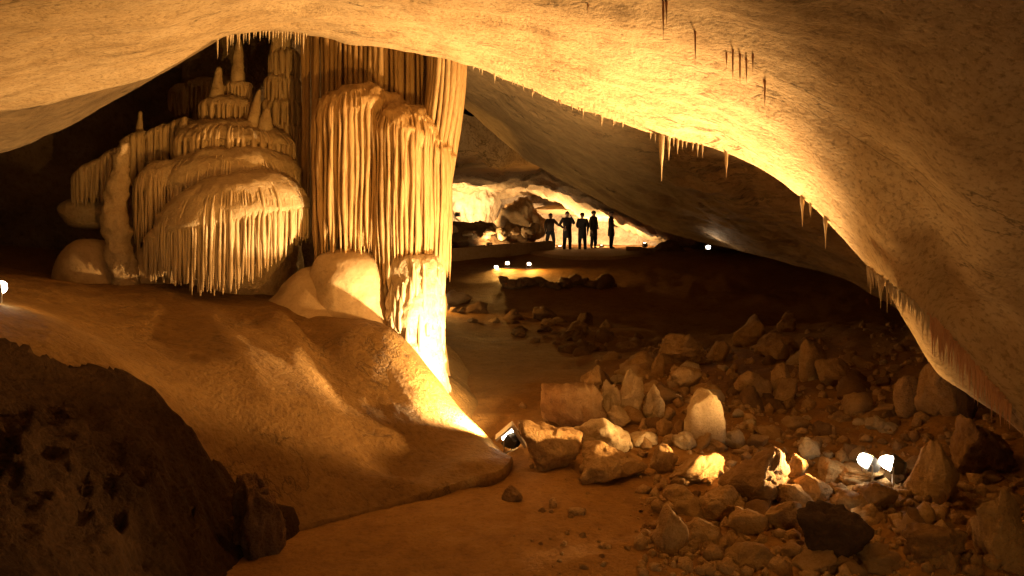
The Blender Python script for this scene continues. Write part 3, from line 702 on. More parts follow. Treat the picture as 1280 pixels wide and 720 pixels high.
# fringe on the right hand flank of the vault
for i in range(24):
    t = (i + random.uniform(-.4, .4)) / 23; px = 1108 + 72 * t; py = 333 + 56 * t
    p = hit_ceiling(px, py); p = p + out_normal(p) * 0.16; D = p[1]; L_ = random.choice([9, 12, 16, 22, 30])
    stalactite(p + [0, 0, 0.05], L_ / F * D + 0.06, random.uniform(4.5, 7.5) / F * D, 'pale stalactite in the fringe low on the right flank of the vault', 'pale fringe on the vault flank')
for i in range(38):
    t = (i + random.uniform(-.4, .4)) / 37; px = 1180 + 104 * t; py = 390 + 112 * t ** 1.1
    p = hit_ceiling(px, py); p = p + out_normal(p) * 0.16; D = p[1]
    stalactite(p + [0, 0, 0.05], random.choice([10, 14, 20, 28, 38]) / F * D + 0.06, random.uniform(5, 9) / F * D, 'reddish stalactite in the fringe running down to the right rocks', 'reddish fringe on the vault flank', 1)
# dark ones scattered on the vault itself
for (px, py, l, lab) in [(735, 2, 16, 'small dark stalactite at the top edge left of the dark trio'), (829, 2, 48, 'dark long stalactite in the pair near the top of the vault'), (833, 2, 30, 'shorter dark stalactite in the pair near the top of the vault'),
                         (869, 34, 48, 'dark thin lone stalactite right of the pair on the vault'), (908, 62, 24, 'dark stalactite at left end of the short row on the vault'), (916, 58, 46, 'dark stalactite longest of the short row on the vault'),
                         (925, 66, 44, 'dark stalactite second longest of the short row on the vault'), (933, 72, 32, 'dark stalactite before the forked end of the row on the vault'), (941, 66, 24, 'dark stubby stalactite at right end of the short row on the vault'),
                         (956, 102, 32, 'slanted dark stalactite below the short row on the vault')]:
    p = hit_ceiling(px, py); D = p[1]
    stalactite(p + [0, 0, 0.06], l / F * D + 0.06, 5.5 / F * D, lab, None, 1)

# ------------------------------------------------------------------ boulders
_ico = {}
def ico(n):
    if n not in _ico:
        import bmesh
        bm = bmesh.new(); bmesh.ops.create_icosphere(bm, subdivisions=n, radius=1.0)
        _ico[n] = (np.array([v.co[:] for v in bm.verts]), [tuple(v.index for v in f.verts) for f in bm.faces]); bm.free()
    return _ico[n]
def rock_verts(seed, n=4, planes=15, soft=18.0, rough=0.07, shape='block'):
    rg = np.random.default_rng(seed)
    d, f = ico(n)
    nrm = rg.normal(size=(planes, 3)); nrm /= np.linalg.norm(nrm, axis=1)[:, None]
    nrm = np.vstack([nrm, [[0.1, 0, -1]]])
    h = np.concatenate([rg.uniform(0.58, 1.12, planes), [0.7]])
    dots = np.maximum(d @ nrm.T, 0.02) / h
    r = 1 / (dots ** soft).sum(1) ** (1 / soft)
    r = np.minimum(r, 1.35)
    v = d * r[:, None]
    wv = v + 0.25 * np.stack([fbm(v, 1.5, 2, off=seed + k) for k in (1, 5, 9)], 1)
    cut = np.minimum(0, ridged(wv, 1.9, 2, off=seed * 2.1) - 0.25)
    nz = fbm(wv, 1.7, 3, off=seed * 3.7) * rough * 2.2 + ridged(wv, 3.4, 4, off=seed * 1.3) * rough * 0.9 + fbm(v, 9, 3, off=seed) * rough * 0.5 + cut * rough * 1.4
    v = v * (1 + nz)[:, None]
    if shape == 'egg': v[:, :2] *= (1 - 0.14 * np.clip(v[:, 2:3], -1, 1))
    if shape == 'spire': v[:, :2] *= np.clip(0.85 - 0.4 * v[:, 2:3], 0.2, 1.3)
    if shape == 'knob':
        v[:, :2] *= np.clip(0.95 - 0.12 * v[:, 2:3], 0.3, 1.3); v += 0.26 * np.stack([fbm(v, 2.4, 3, off=seed + 2), fbm(v, 2.4, 3, off=seed + 6), fbm(v, 2.4, 3, off=seed + 8)], 1)
    v -= (v.max(0) + v.min(0)) / 2
    v /= (v.max(0) - v.min(0)) / 2
    return v, f
def rock_mesh(seed, mat, **kw):
    v, f = rock_verts(seed, **kw)
    me = bpy.data.meshes.new('boulder'); me.from_pydata(v.tolist(), [], f); me.update()
    me.polygons.foreach_set('use_smooth', [True] * len(me.polygons)); me.materials.append(mat); return me
def boulder(px, pyb, w, h, label, mat='rock', shape='block', seed=0, rot=None, tilt=0.0, D=None, depth=None, group=None, name='boulder', soft=9.0, lift=0.0, rough=0.07):
    p = hit(px, pyb) if D is None else P(px, pyb, D)
    D = p[1]; W = w / F * D / 2; Hh = h / F * D / 2
    # rest it with a tenth buried
    v, f = rock_verts(seed or int(px * 7 + pyb), n=5 if w > 50 else 4, shape=shape, soft=soft, rough=rough)
    Dp = W * (depth or 0.85)
    Hb = Hh * 1.12
    v = v * np.array([W * 1.04, Dp, Hb])
    if tilt:
        c, s = math.cos(tilt), math.sin(tilt); v = v @ np.array([[c, 0, s], [0, 1, 0], [-s, 0, c]]).T
    me = bpy.data.meshes.new(name); me.from_pydata(v.tolist(), [], f); me.update()
    me.polygons.foreach_set('use_smooth', [True] * len(me.polygons)); me.materials.append(M[mat])
    o = bpy.data.objects.new(name, me); COL.objects.link(o)
    o.location = (p[0], p[1] + Dp * 0.8, p[2] + Hb * 0.80 + lift)
    return tag(o, label, 'rock', group)

BL = [
 (883, 557, 48, 66, 'bright pale egg shaped boulder standing upright alone', 'pale_rock', 'egg'),
 (922, 562, 25, 24, 'small pale stone just right of the bright egg shaped boulder', 'pale_rock', 'block'),
 (790, 524, 32, 60, 'pale knobbly spire rock with a finger on top, in the bright cluster', 'pale_rock', 'knob'),
 (765, 523, 27, 46, 'pale upright rock at the left of the bright cluster', 'pale_rock', 'knob'),
 (819, 526, 28, 42, 'pale upright rock at the right of the bright cluster', 'pale_rock', 'knob'),
 (773, 534, 32, 24, 'low pale rock at the foot of the bright cluster', 'pale_rock', 'block'),
 (740, 492, 26, 32, 'round knob of rock poking up behind the bright cluster', 'rock', 'knob'),
 (722, 538, 88, 58, 'broad brown hummock of rock left of the bright cluster', 'dark_rock', 'block'),
 (688, 528, 22, 20, 'small pale brown stone beside the broad brown hummock', 'rock', 'block'),
 (756, 572, 78, 46, 'long rounded pale boulder lying on top of the flat block', 'pale_rock', 'block'),
 (803, 562, 44, 20, 'flat pale tongue of rock sticking out from the long rounded boulder', 'pale_rock', 'slab'),
 (770, 608, 90, 46, 'large flat brown block under the long rounded pale boulder', 'rock', 'slab'),
 (832, 592, 34, 36, 'cubic brown stone right of the large flat brown block', 'rock', 'block'),
 (833, 547, 22, 22, 'small banded stone above the cubic brown stone', 'rock', 'block'),
 (848, 548, 16, 22, 'narrow dark stone beside the small banded stone', 'dark_rock', 'block'),
 (857, 563, 32, 20, 'pale lumpy stone at foot of the bright egg shaped boulder', 'pale_rock', 'knob'),
 (690, 590, 84, 60, 'wide low brown mound of rock right of the column lamp', 'rock', 'block'),
 (878, 607, 74, 34, 'large dull brown boulder below the bright egg shaped boulder', 'rock', 'block'),
 (955, 632, 92, 62, 'big dark angular boulder in the middle of the rubble', 'dark_rock', 'block'),
 (908, 655, 68, 42, 'rounded tan boulder below the big dark angular one', 'rock', 'block'),
 (937, 671, 48, 27, 'flat tan stone right below the rounded tan boulder', 'rock', 'slab'),
 (840, 694, 44, 56, 'upright tan stone at the lower edge of the sand', 'rock', 'block'),
 (883, 692, 48, 38, 'squat tan stone right of the upright tan stone', 'rock', 'block'),
 (855, 638, 46, 24, 'flat brown stone on the edge of the sandy floor', 'rock', 'slab'),
 (1050, 604, 44, 27, 'tan wedge boulder right against the left floodlight', 'rock', 'block'),
 (1014, 577, 28, 26, 'round pale stone left of the floodlights', 'pale_rock', 'block'),
 (1000, 602, 26, 32, 'jagged brown shard standing left of the wedge boulder', 'rock', 'block'),
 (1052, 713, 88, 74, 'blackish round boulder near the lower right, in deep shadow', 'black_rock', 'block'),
 (946, 499, 48, 34, 'squared brown boulder on the far rubble slope', 'rock', 'block'),
 (981, 492, 26, 36, 'leaning stone against the squared brown boulder', 'rock', 'egg'),
 (1020, 476, 36, 50, 'tall rounded boulder standing on the far rubble slope', 'rock', 'egg'),
 (1052, 485, 46, 34, 'sloping boulder right of the tall rounded one', 'rock', 'block'),
 (940, 434, 42, 38, 'rounded boulder at the top of the far rubble slope', 'rock', 'block'),
 (987, 416, 24, 26, 'forked small rock on the skyline of the far rubble slope', 'rock', 'knob'),
 (976, 450, 52, 30, 'wedge of rock between skyline rock and squared boulder', 'rock', 'block'),
 (856, 456, 62, 38, 'spiky brown rock at the left top of the far rubble', 'rock', 'knob'),
 (902, 452, 32, 24, 'small lump of rock right of the spiky brown rock', 'rock', 'block'),
 (858, 492, 44, 34, 'craggy brown rock behind the bright egg shaped boulder', 'rock', 'knob'),
 (800, 470, 46, 26, 'brown domed rock behind the bright cluster', 'rock', 'block'),
 (823, 472, 18, 30, 'narrow upright brown rock behind the bright cluster', 'rock', 'egg'),
 (890, 505, 24, 22, 'small brown stone above the bright egg shaped boulder', 'rock', 'block'),
 (1140, 520, 36, 48, 'dim upright rock at the foot of the right wall', 'rock', 'egg'),
 (1188, 522, 64, 74, 'big dim boulder leaning at the foot of the right wall', 'rock', 'egg'),
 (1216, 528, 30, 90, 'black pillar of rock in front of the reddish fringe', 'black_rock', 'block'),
 (1180, 634, 66, 80, 'pointed triangular rock right of the floodlights', 'rock', 'spire'),
 (1268, 718, 66, 100, 'sharp slanting rock spike at the lower right corner', 'rock', 'spire'),
 (1185, 708, 80, 44, 'dark low boulder near the lower right corner', 'dark_rock', 'block'),
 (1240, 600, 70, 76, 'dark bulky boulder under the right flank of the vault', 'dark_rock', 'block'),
 (1094, 606, 74, 15, 'flat stone that the twin floodlights stand on', 'rock', 'slab'),
 (1000, 640, 50, 28, 'brown tilted slab right of the big dark angular boulder', 'rock', 'slab'),
 (1025, 628, 46, 26, 'brown slab stone below the wedge boulder', 'rock', 'slab'),
 (985, 668, 50, 34, 'brown stone left of the blackish round boulder', 'rock', 'block'),
 (640, 628, 26, 18, 'small dark stone at the seam where slope meets floor', 'dark_rock', 'block'),
 (1105, 640, 46, 30, 'dim stone below the twin floodlights', 'dark_rock', 'block'),
]
for i, (px, pyb, w, h, lab, mat, shp) in enumerate(BL):
    boulder(px, pyb, w, h, lab, mat, shp, seed=i + 3, soft=9.0 if shp in ('egg', 'knob') else random.choice((9.0, 13.0, 18.0)), lift=0.0, rough=0.10 if shp != 'egg' else 0.075, tilt=random.uniform(-.12, .12) if shp == 'block' else 0.0)
# upright foreground stone beside the bank
boulder(316, 712, 66, 112, 'upright tan foreground stone leaning at the end of the dark bank', 'tan_rock', 'knob', seed=78, D=6.9, tilt=0.05)

MESHES = {m: [rock_mesh(200 + 10 * j + i, M[m], n=3 if i > 3 else 4, soft=18, rough=0.11, shape=random.choice(['block', 'block', 'slab', 'knob'])) for i in range(7)] for j, m in enumerate(('rock', 'dark_rock', 'pale_rock'))}
def scatter(n, region, smin, smax, label, group, mats, seed):
    r_ = random.Random(seed); k = 0
    while k < n:
        px = r_.uniform(region[0], region[1]); py = r_.uniform(region[2], region[3])
        if len(region) > 4 and not region[4](px, py): continue
        p = hit(px, py); D = p[1]; s = (smin + (smax - smin) * r_.random() ** 2.2) / F * D / 2
        o = bpy.data.objects.new('rubble_stone', r_.choice(MESHES[r_.choice(mats)])); COL.objects.link(o)
        o.location = (p[0], p[1], p[2] + s * 0.12)
        o.scale = (s * r_.uniform(0.8, 1.3), s * r_.uniform(0.8, 1.2), s * r_.uniform(0.5, 0.9))
        o.rotation_euler = (r_.uniform(-.4, .4), r_.uniform(-.4, .4), r_.uniform(0, 6.28))
        tag(o, label, 'rock', group); k += 1
scatter(74, (850, 1150, 545, 715, lambda x, y: y > 606 - (x - 880) * 0.2), 12, 52, 'loose brown rubble stone among the boulders around the twin floodlights', 'rubble around the twin floodlights', ('rock', 'rock', 'dark_rock'), 1)
scatter(84, (740, 1120, 432, 560, lambda x, y: y > 440 + abs(x - 960) * 0.06), 12, 48, 'loose brown rubble stone on the far rubble slope behind the boulders', 'rubble on the far slope', ('rock', 'rock', 'pale_rock', 'dark_rock'), 2)
scatter(52, (562, 800, 372, 450, lambda x, y: y > 376 + (x - 562) * 0.16 and y < 398 + (x - 562) * 0.28), 10, 36, 'dim brown rubble stone in the band right of the column foot', 'rubble right of the column', ('rock', 'dark_rock'), 3)
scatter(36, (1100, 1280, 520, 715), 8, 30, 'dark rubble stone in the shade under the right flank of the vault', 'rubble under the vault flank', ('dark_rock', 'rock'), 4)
scatter(22, (660, 860, 612, 715), 4, 13, 'small stone lying on the sandy foreground floor', 'stones on the sandy floor', ('rock', 'dark_rock'), 5)
scatter(30, (905, 1060, 535, 580), 5, 15, 'small pale stone in the bright gravel left of the twin floodlights', 'pale stones left of the floodlights', ('pale_rock', 'rock'), 6)
# row of dark rocks along the far path
for i in range(17):
    px = 632 + i * 8.2; hpx = 12 + random.uniform(-3, 5) + (8 if i == 15 else 0)
    p = hit(px, 358 + 2.5 * math.sin(i)); D = p[1]; s = (hpx + 3) / F * D / 2
    o = bpy.data.objects.new('kerb_rock', random.choice(MESHES['dark_rock'])); COL.objects.link(o); o.location = (p[0], p[1], p[2] + s * 0.6)
    o.scale = (s * 1.5, s, s * (1.0 if i == 15 else 0.7)); o.rotation_euler = (random.uniform(-.3, .3), random.uniform(-.3, .3), random.uniform(0, 6))
    tag(o, 'largest dark rock, at the right end of the far path edging' if i == 15 else 'dark rock in the row edging the far path before the people', 'rock', 'rocks edging the far path')
# gravel that nobody could count
d, f = ico(1); mb = MB(); r_ = np.random.default_rng(4)
for _ in range(3800):
    px = r_.uniform(640, 1290); py = r_.uniform(430, 722)
    if px < 800 and r_.random() < 0.93: continue
    p = hit(px, py) if _ % 3 == 0 else None
    if p is None:
        D = 3.0 / ((py - HOR) / F); p = np.array([(px - 640) / F * D, D, 0]); p[2] = float(groundZ(p[0], p[1]))
    s = 0.012 + 0.085 * r_.random() ** 3.6
    mb.add(d * s * r_.uniform(0.6, 1.3, 3) * (1 + 0.25 * r_.normal(size=(len(d), 1))) + p + [0, 0, s * 0.2], f)
tag(mb.build('gravel', M['rock']), 'loose gravel strewn over the clay floor among the boulders', 'gravel', kind='stuff')

# ------------------------------------------------------------------ far chamber: walkway, rocks, posts
pth = resample([P(520, 352, 30.2), P(560, 340, 30.5), P(600, 330, 31.2), P(650, 321, 32.3), P(688, 316, 34)], 60)
pth[:, 2] = groundZ(pth[:, 0], pth[:, 1], False)
mb = MB(); tn = np.gradient(pth[:, :2], axis=0); tn /= np.linalg.norm(tn, axis=1)[:, None]; nr = np.stack([-tn[:, 1], tn[:, 0]], 1)
rows = []
for off, zz in ((-0.18, -0.3), (-0.18, 0.42), (-0.14, 0.46), (0.14, 0.46), (0.18, 0.42), (0.18, -0.3)):
    gg = np.column_stack([pth[:, :2] + nr * (off), pth[:, 2] + zz + 0.03 * fbm(pth, 1.5, 3)]); rows.append(gg)
mb.grid(np.array(rows)); tag(mb.build('path_wall', M['rock']), 'low curved stone wall beside the far walkway, left of the people', 'wall')
# the lit walkway slab beyond the rocks
th = np.linspace(0, 2 * math.pi, 60); cen = P(735, 322, 32.5); rr = np.linspace(0.02, 1, 12)
g = np.zeros((12, 60, 3)); g[..., 0] = cen[0] + 2.6 * rr[:, None] * np.cos(th); g[..., 1] = 33 + 2.6 * rr[:, None] * np.sin(th); g[..., 2] = groundZ(g[..., 0], g[..., 1], False) + 0.10 - 0.3 * (rr[:, None] > 0.99)
mb = MB(); mb.grid(g); tag(mb.build('path', M['smooth']), kind='structure')

# rubble bank and bright boulders on the left of the far chamber
def far_rock(px, pyb, w, h, D, label, mat='rock', shape='knob', seed=1, group=None):
    return boulder(px, pyb, w, h, label, mat, shape, seed=seed, D=D, rough=0.16, group=group)
far_rock(600, 322, 130, 46, 33, 'long dark rock bank below the bright chamber wall', 'dark_rock', 'slab', 301)
far_rock(652, 306, 66, 60, 36, 'rough stone pile left of the people in the bright chamber', 'rock', 'block', 302)
far_rock(592, 288, 66, 70, 38, 'bright swollen boulder glaring against the far wall, near the column', 'pale_rock', 'block', 303)
far_rock(640, 290, 30, 36, 37.5, 'craggy rock between glaring boulder and stone pile', 'rock', 'knob', 304)
far_rock(840, 322, 50, 22, 34, 'dark low rock right of the far walkway', 'dark_rock', 'slab', 305)
far_rock(800, 322, 34, 14, 33, 'brown low rock at the walkway end below the people', 'rock', 'slab', 306)
for i in range(14):
    px = 566 + i * 8 + random.uniform(-3, 3)
    far_rock(px, 292 + random.uniform(-4, 8), random.uniform(8, 15), random.uniform(7, 14), 33.0 + random.uniform(-1, 1.5), 'small stone on the dark rock bank in the bright chamber', 'rock', 'block', 320 + i, group='stones on the far rock bank')
# overhanging lens of rock under the far roof
v_, f_ = rock_verts(411, 5, shape='block', soft=6, rough=0.06)
mb = MB(); mb.add(v_ * np.array([2.1, 1.6, 0.42]) + P(625, 201, 29) + [0, 1, 0.0], f_); mb.build('rock_ledge', M['ceiling'], origin=P(625, 201, 29))
tag(bpy.data.objects['rock_ledge'], 'grey brown overhanging lens of rock under the far roof', 'rock ledge')
v_, f_ = rock_verts(412, 5, shape='block', soft=6, rough=0.05)
mb = MB(); mb.add(v_ * np.array([3.2, 1.0, 0.26]) + P(745, 262, 40) + [0, 0.6, 0.0], f_); mb.build('rock_ledge', M['slab'], origin=P(745, 262, 40))
tag(bpy.data.objects['rock_ledge.001'], 'straight dark ledge of rock over the bright recess behind the people', 'rock ledge')
# ------------------------------------------------------------------ people
def person(px, pyb, D, label, arms, height=1.68, turn=0.0, coat='coat', stance=0.11, longcoat=False):
    base = P(px, pyb, D); h = height
    root = thing('person', label, 'person', base, 'visitors standing before the bright recess'); root['_loc'] = [0, 0, 0]
    j = {'pelvis': (0, 0, .52), 'belly': (0, 0, .60), 'chest': (0, 0.01, .72), 'neck': (0, 0, .835), 'head0': (0, -.005, .875), 'head1': (0, -.01, .935), 'head2': (0, 0, .985)}
    rad = {'pelvis': .098, 'belly': .098, 'chest': .108, 'neck': .034, 'head0': .045, 'head1': .058, 'head2': .034}
    ed = [('pelvis', 'belly'), ('belly', 'chest'), ('chest', 'neck'), ('neck', 'head0'), ('head0', 'head1'), ('head1', 'head2')]
    for s, nm in ((-1, 'l'), (1, 'r')):
        j['hip' + nm] = (s * .055, 0, .49); j['knee' + nm] = (s * (.055 + stance * .35), -.01, .27); j['ank' + nm] = (s * (.055 + stance * .45), .012, .04); j['toe' + nm] = (s * (.06 + stance * .55), -.09, .018)
        rad.update({'hip' + nm: .07, 'knee' + nm: .05, 'ank' + nm: .036, 'toe' + nm: .022})
        ed += [('pelvis', 'hip' + nm), ('hip' + nm, 'knee' + nm), ('knee' + nm, 'ank' + nm), ('ank' + nm, 'toe' + nm)]
        el, wr = arms[0 if s < 0 else 1]
        j['sho' + nm] = (s * .115, 0.005, .80); j['elb' + nm] = (s * el[0], el[1], el[2]); j['wri' + nm] = (s * wr[0], wr[1], wr[2])
        hd = np.array(wr) - np.array(el); hd = hd / np.linalg.norm(hd)
        pal = np.array(wr) + hd * 0.035; j['pal' + nm] = (s * pal[0], pal[1], pal[2])
        rad.update({'sho' + nm: .052, 'elb' + nm: .04, 'wri' + nm: .021, 'pal' + nm: .021})
        ed += [('chest', 'sho' + nm), ('sho' + nm, 'elb' + nm), ('elb' + nm, 'wri' + nm), ('wri' + nm, 'pal' + nm)]
    names = list(j); idx = {n: i for i, n in enumerate(names)}
    me = bpy.data.meshes.new('person_body')
    me.from_pydata([tuple(h * c for c in j[n]) for n in names], [(idx[a], idx[b]) for a, b in ed], [])
    o = bpy.data.objects.new('body', me); COL.objects.link(o)
    md = o.modifiers.new('Skin', 'SKIN'); sk = me.skin_vertices[0].data
    for n in names: sk[idx[n]].radius = (h * rad[n], h * rad[n] * (0.75 if n in ('chest', 'belly', 'pelvis') else 1)); sk[idx[n]].use_root = n == 'pelvis'
    ss = o.modifiers.new('Sub', 'SUBSURF'); ss.levels = 2; ss.render_levels = 2
    dg = bpy.context.evaluated_depsgraph_get(); m2 = bpy.data.meshes.new_from_object(o.evaluated_get(dg)); bpy.data.objects.remove(o)
    V = np.array([v.co[:] for v in m2.vertices]); FF = [tuple(p.vertices) for p in m2.polygons]
    mb = MB(); mb.add(V, FF)
    for s, nm in ((-1, 'l'), (1, 'r')):      # five fingers on each hand
        pw = np.array(j['pal' + nm]) * h; d_ = np.array(j['pal' + nm]) - np.array(j['wri' + nm]); d_ = d_ / np.linalg.norm(d_)
        side = np.array([0, 1.0, 0]) if abs(d_[1]) < .8 else np.array([0, 0, 1.0])
        inn = np.cross(d_, side); inn = inn / np.linalg.norm(inn)
        for q, ln in enumerate((.075, .085, .08, .062)):
            st = pw + side * (q - 1.5) * .02; cu = np.array([0, .5, 1])
            mb.tube(np.array([st, st + d_ * ln * .55 + inn * .006, st + d_ * ln * .92 + inn * .028]), [.0095, .0085, .006], 6)
        st = pw - d_ * .03 - side * .03; mb.tube(np.array([st, st - side * .025 + d_ * .03, st - side * .03 + d_ * .062]), [.012, .010, .007], 6)
    # nose and ears
    hc = np.array([0, -.01, .925]) * h
    mb.tube(np.array([hc + [0, -.088, .02], hc + [0, -.108, -.012], hc + [0, -.09, -.022]]), [.008, .013, .01], 6)
    for s in (-1, 1): mb.tube(np.array([hc + [s * .088, .01, .025], hc + [s * .092, .015, 0], hc + [s * .088, .005, -.025]]), [.006, .009, .006], 6)
    c, s_ = math.cos(turn), math.sin(turn); R = np.array([[c, -s_, 0], [s_, c, 0], [0, 0, 1]])
    mb.V = [v @ R.T for v in mb.V]
    b = mb.build('body', M['skin'], root)
    for m_ in (coat, 'trousers', 'shoes'): b.data.materials.append(M[m_])
    for p in b.data.polygons:
        z = p.center.z / h; r = math.hypot(p.center.x, p.center.y) / h
        hand = any(np.linalg.norm(np.array(p.center) - R @ (np.array(j['pal' + q]) * h)) < .085 for q in 'lr')
        p.material_index = 3 if z < .045 else 2 if z < (.36 if longcoat else .5) else 0 if (z > .845 or hand) else 1
    if longcoat:
        cm = MB(); th = np.linspace(0, 2 * math.pi, 28, endpoint=False); rows = []
        for z, a_, b_ in ((.62, .088, .07), (.52, .10, .08), (.42, .108, .088), (.34, .112, .09), (.33, .10, .08)):
            rows.append(np.stack([a_ * h * np.cos(th) * (1 + .04 * np.sin(5 * th)), b_ * h * np.sin(th), np.full(28, z * h)], 1))
        cm.grid(np.array(rows), True); cm.V = [v @ R.T for v in cm.V]; cm.build('coat_skirt', M[coat], root)
    hv, hf = ico(3); hm = MB(); hv2 = hv.copy(); keep = [f for f in hf if all(hv[i][2] > -0.15 - 0.5 * (hv[i][1] > 0.2) for i in f)]
    hm.add((hv2 * np.array([(.058), .064, .062]) * h + hc + [0, .012, .02]) @ R.T, keep); hm.build('hair', M['hair'], root)
    return root
down = ((.15, .01, .64), (.16, -.03, .49)); akimbo = ((.19, .03, .66), (.11, -.05, .57)); front = ((.15, .0, .64), (.05, -.10, .60)); out = ((.20, -.03, .69), (.27, -.10, .63)); cam = ((.16, -.08, .68), (.05, -.13, .87))
PY = 314
def feet(px, D): return HOR + (EYE - float(groundZ((px - 640) / F * D, D)) - 0.0) / D * F
for (px, D, lab, arms, h_, tn_, ct, st, lc) in [
    (688, 36.5, 'leftmost visitor, slim dark figure with legs apart and arms hanging', (down, out), 1.66, 0.4, 'coat2', .13, False),
    (709, 34.3, 'visitor with one hand raised to the face, second from left of the five', (akimbo, cam), 1.72, 0.3, 'coat', .05, True),
    (728, 34.3, 'middle visitor in a long dark jacket with hands held together', (front, down), 1.68, -0.5, 'coat', .05, True),
    (742, 36.0, 'visitor in brown jacket close beside the middle visitor', (down, akimbo), 1.76, 0.9, 'coat2', .08, True),
    (764, 36.2, 'rightmost visitor standing apart, sideways in a dark jacket', (front, front), 1.74, 1.3, 'coat', .07, True)]:
    person(px, feet(px, D), D, lab, arms, h_, tn_, ct, st, lc)

# ------------------------------------------------------------------ lamps
def basis(loc, tgt):
    d = Vector(tgt) - Vector(loc); d.normalize()
    q = d.to_track_quat('-Z', 'Y'); return d, q
def floodlight(label, loc, tgt, size, watts, cone=110, col=WARM, lens='lens', blend=0.6, soft=0.05, group=None, dome_=0.5, name='floodlight', bracket=True, off=0.0, ground=None):
    loc = np.array(loc, float); d, q = basis(loc, tgt); R = np.array(q.to_matrix())
    root = thing(name, label, 'lamp', loc, group); root['_loc'] = [0, 0, 0]
    s = size
    mb = MB()      # tapered housing with cooling fins; local -Z is the beam
    rows = []
    for z, k in ((0.0, .5), (0.0, .47), (0.03, .47)): pass
    sq = [(-1, -1), (1, -1), (1, 1), (-1, 1)]
    g = np.array([[(x * s * k, y * s * k * .8, z * s) for x, y in sq] for z, k in ((.55, .22), (.5, .34), (.2, .46), (-.04, .5), (-.06, .5), (-.06, .43))])
    mb.grid(g, True); mb.Fc.append((0, 1, 2, 3)); mb.Fc.append((20, 21, 22, 23))
    for i in range(-2, 3): mb.box((i * s * .13, 0, s * .5), (s * .03, s * .5, s * .22))
    mb.V = [v @ R.T for v in mb.V]; mb.build('housing', M['housing'], root, smooth=False)
    lm = MB(); v_, f_ = ico(3); keep = f_
    v_ = v_.copy(); v_[:, :2] /= (np.maximum((np.abs(v_[:, :2]) ** 4).sum(1) ** .25, 1e-6) / np.maximum(np.hypot(v_[:, 0], v_[:, 1]), 1e-6))[:, None]
    lm.add((np.column_stack([v_[:, :2], np.where(v_[:, 2] < 0, v_[:, 2], v_[:, 2] * 0.08)]) * np.array([.42, .34, dome_]) * s + [0, 0, -.07 * s]) @ R.T, keep); lm.build('lens', M[lens], root)
    if bracket:
        gz = -max(0.05, loc[2] - (ground if ground is not None else float(groundZ(loc[0], loc[1]))))
        bm_ = MB(); side = R @ np.array([1.0, 0, 0])
        for sg_ in (-1, 1):
            a_ = side * sg_ * s * .56; bm_.tube(np.array([a_ + [0, 0, .0], a_ * 1.02 + [0, 0, gz * .9], a_ * .6 + [0, 0, gz]]), [s * .04] * 3, 6)
        bm_.tube(np.array([side * s * .6 + [0, 0, gz * .95], -side * s * .6 + [0, 0, gz * .95]]), [s * .045] * 2, 6)
        bm_.build('bracket', M['steel'], root)
    if watts:
        li = bpy.data.lights.new('beam', 'SPOT'); li.energy = watts; li.color = col; li.spot_size = math.radians(cone); li.spot_blend = blend; li.shadow_soft_size = soft
        lo = bpy.data.objects.new('beam', li); COL.objects.link(lo); lo.parent = root
        lo.location = tuple(np.array(d) * (s * (dome_ + .12) + off)); lo.rotation_euler = q.to_euler()
    return root

# twin floodlights in the rubble
floodlight('bright floodlight in the rubble, left one of the twin pair', P(1084, 577, 8.8), (-2.6, 8.6, 3.6), 0.21, 3000, 104, group='twin floodlights', dome_=0.42, blend=1.0, col=(1.0, 0.55, 0.18))
floodlight('bright floodlight in the rubble, right one of the twin pair', P(1116, 580, 8.7), (-1.0, 10.9, 1.6), 0.21, 4400, 112, group='twin floodlights', dome_=0.6, blend=1.0, col=(1.0, 0.55, 0.18))
# added unseen lamp behind the big angular boulder, brightening the vault edge
gz_ = float(groundZ(2.85, 9.15)); floodlight('added unseen floodlight behind the big dark angular boulder, shining up at the vault', (2.85, 9.15, gz_ + 0.10), (2.2, 9.2, 3.9), 0.16, 7800, 84, blend=1.0, dome_=0.25, soft=0.16, col=(1.0, 0.62, 0.27))
pl = np.array([3.12, 7.75, float(groundZ(3.12, 7.75))]); floodlight('added unseen floodlight behind the blackish round boulder, shining up at the vault flank', pl + np.array([0, 0, 0.08]), (3.25, 7.3, 2.4), 0.15, 420, 84, blend=1.0, dome_=0.25, soft=0.12, col=(1.0, 0.55, 0.17))  # extra unseen lamp, added to brighten the right flank of the vault
# unseen lamp below the viewpoint, added to light the fluted column
floodlight('added unseen floodlight on the clay below the viewpoint, aimed at the top of the column', (1.4, 3.7, 0.3), (-2.9, 12.2, 4.5), 0.26, 1650, 40, blend=1.0)
# out-of-view lamp added before the bank to light the left roof
floodlight('added unseen floodlight on the clay before the dark bank, aimed at the roof above the dome', (-0.2, 2.5, 0.3), (-5.0, 9.6, 4.5), 0.26, 950, 38, blend=1.0)
pl = hit(540, 385); floodlight('added unseen fill floodlight on the floor behind the fluted column, washing the middle floor', pl + np.array([-0.2, 0, 0.45]), (2.0, 19.0, 0.1), 0.22, 260, 130, blend=1.0)  # fill lamp added out of sight to lift the middle floor
# lamp added out of sight behind the column to light the slab ridge
pl = hit(545, 372); floodlight('added unseen floodlight on the floor behind the fluted column, shining at the slab ridge', pl + np.array([0, 0, 0.3]), P(612, 160, 20.5), 0.26, 2200, 22, blend=1.0)
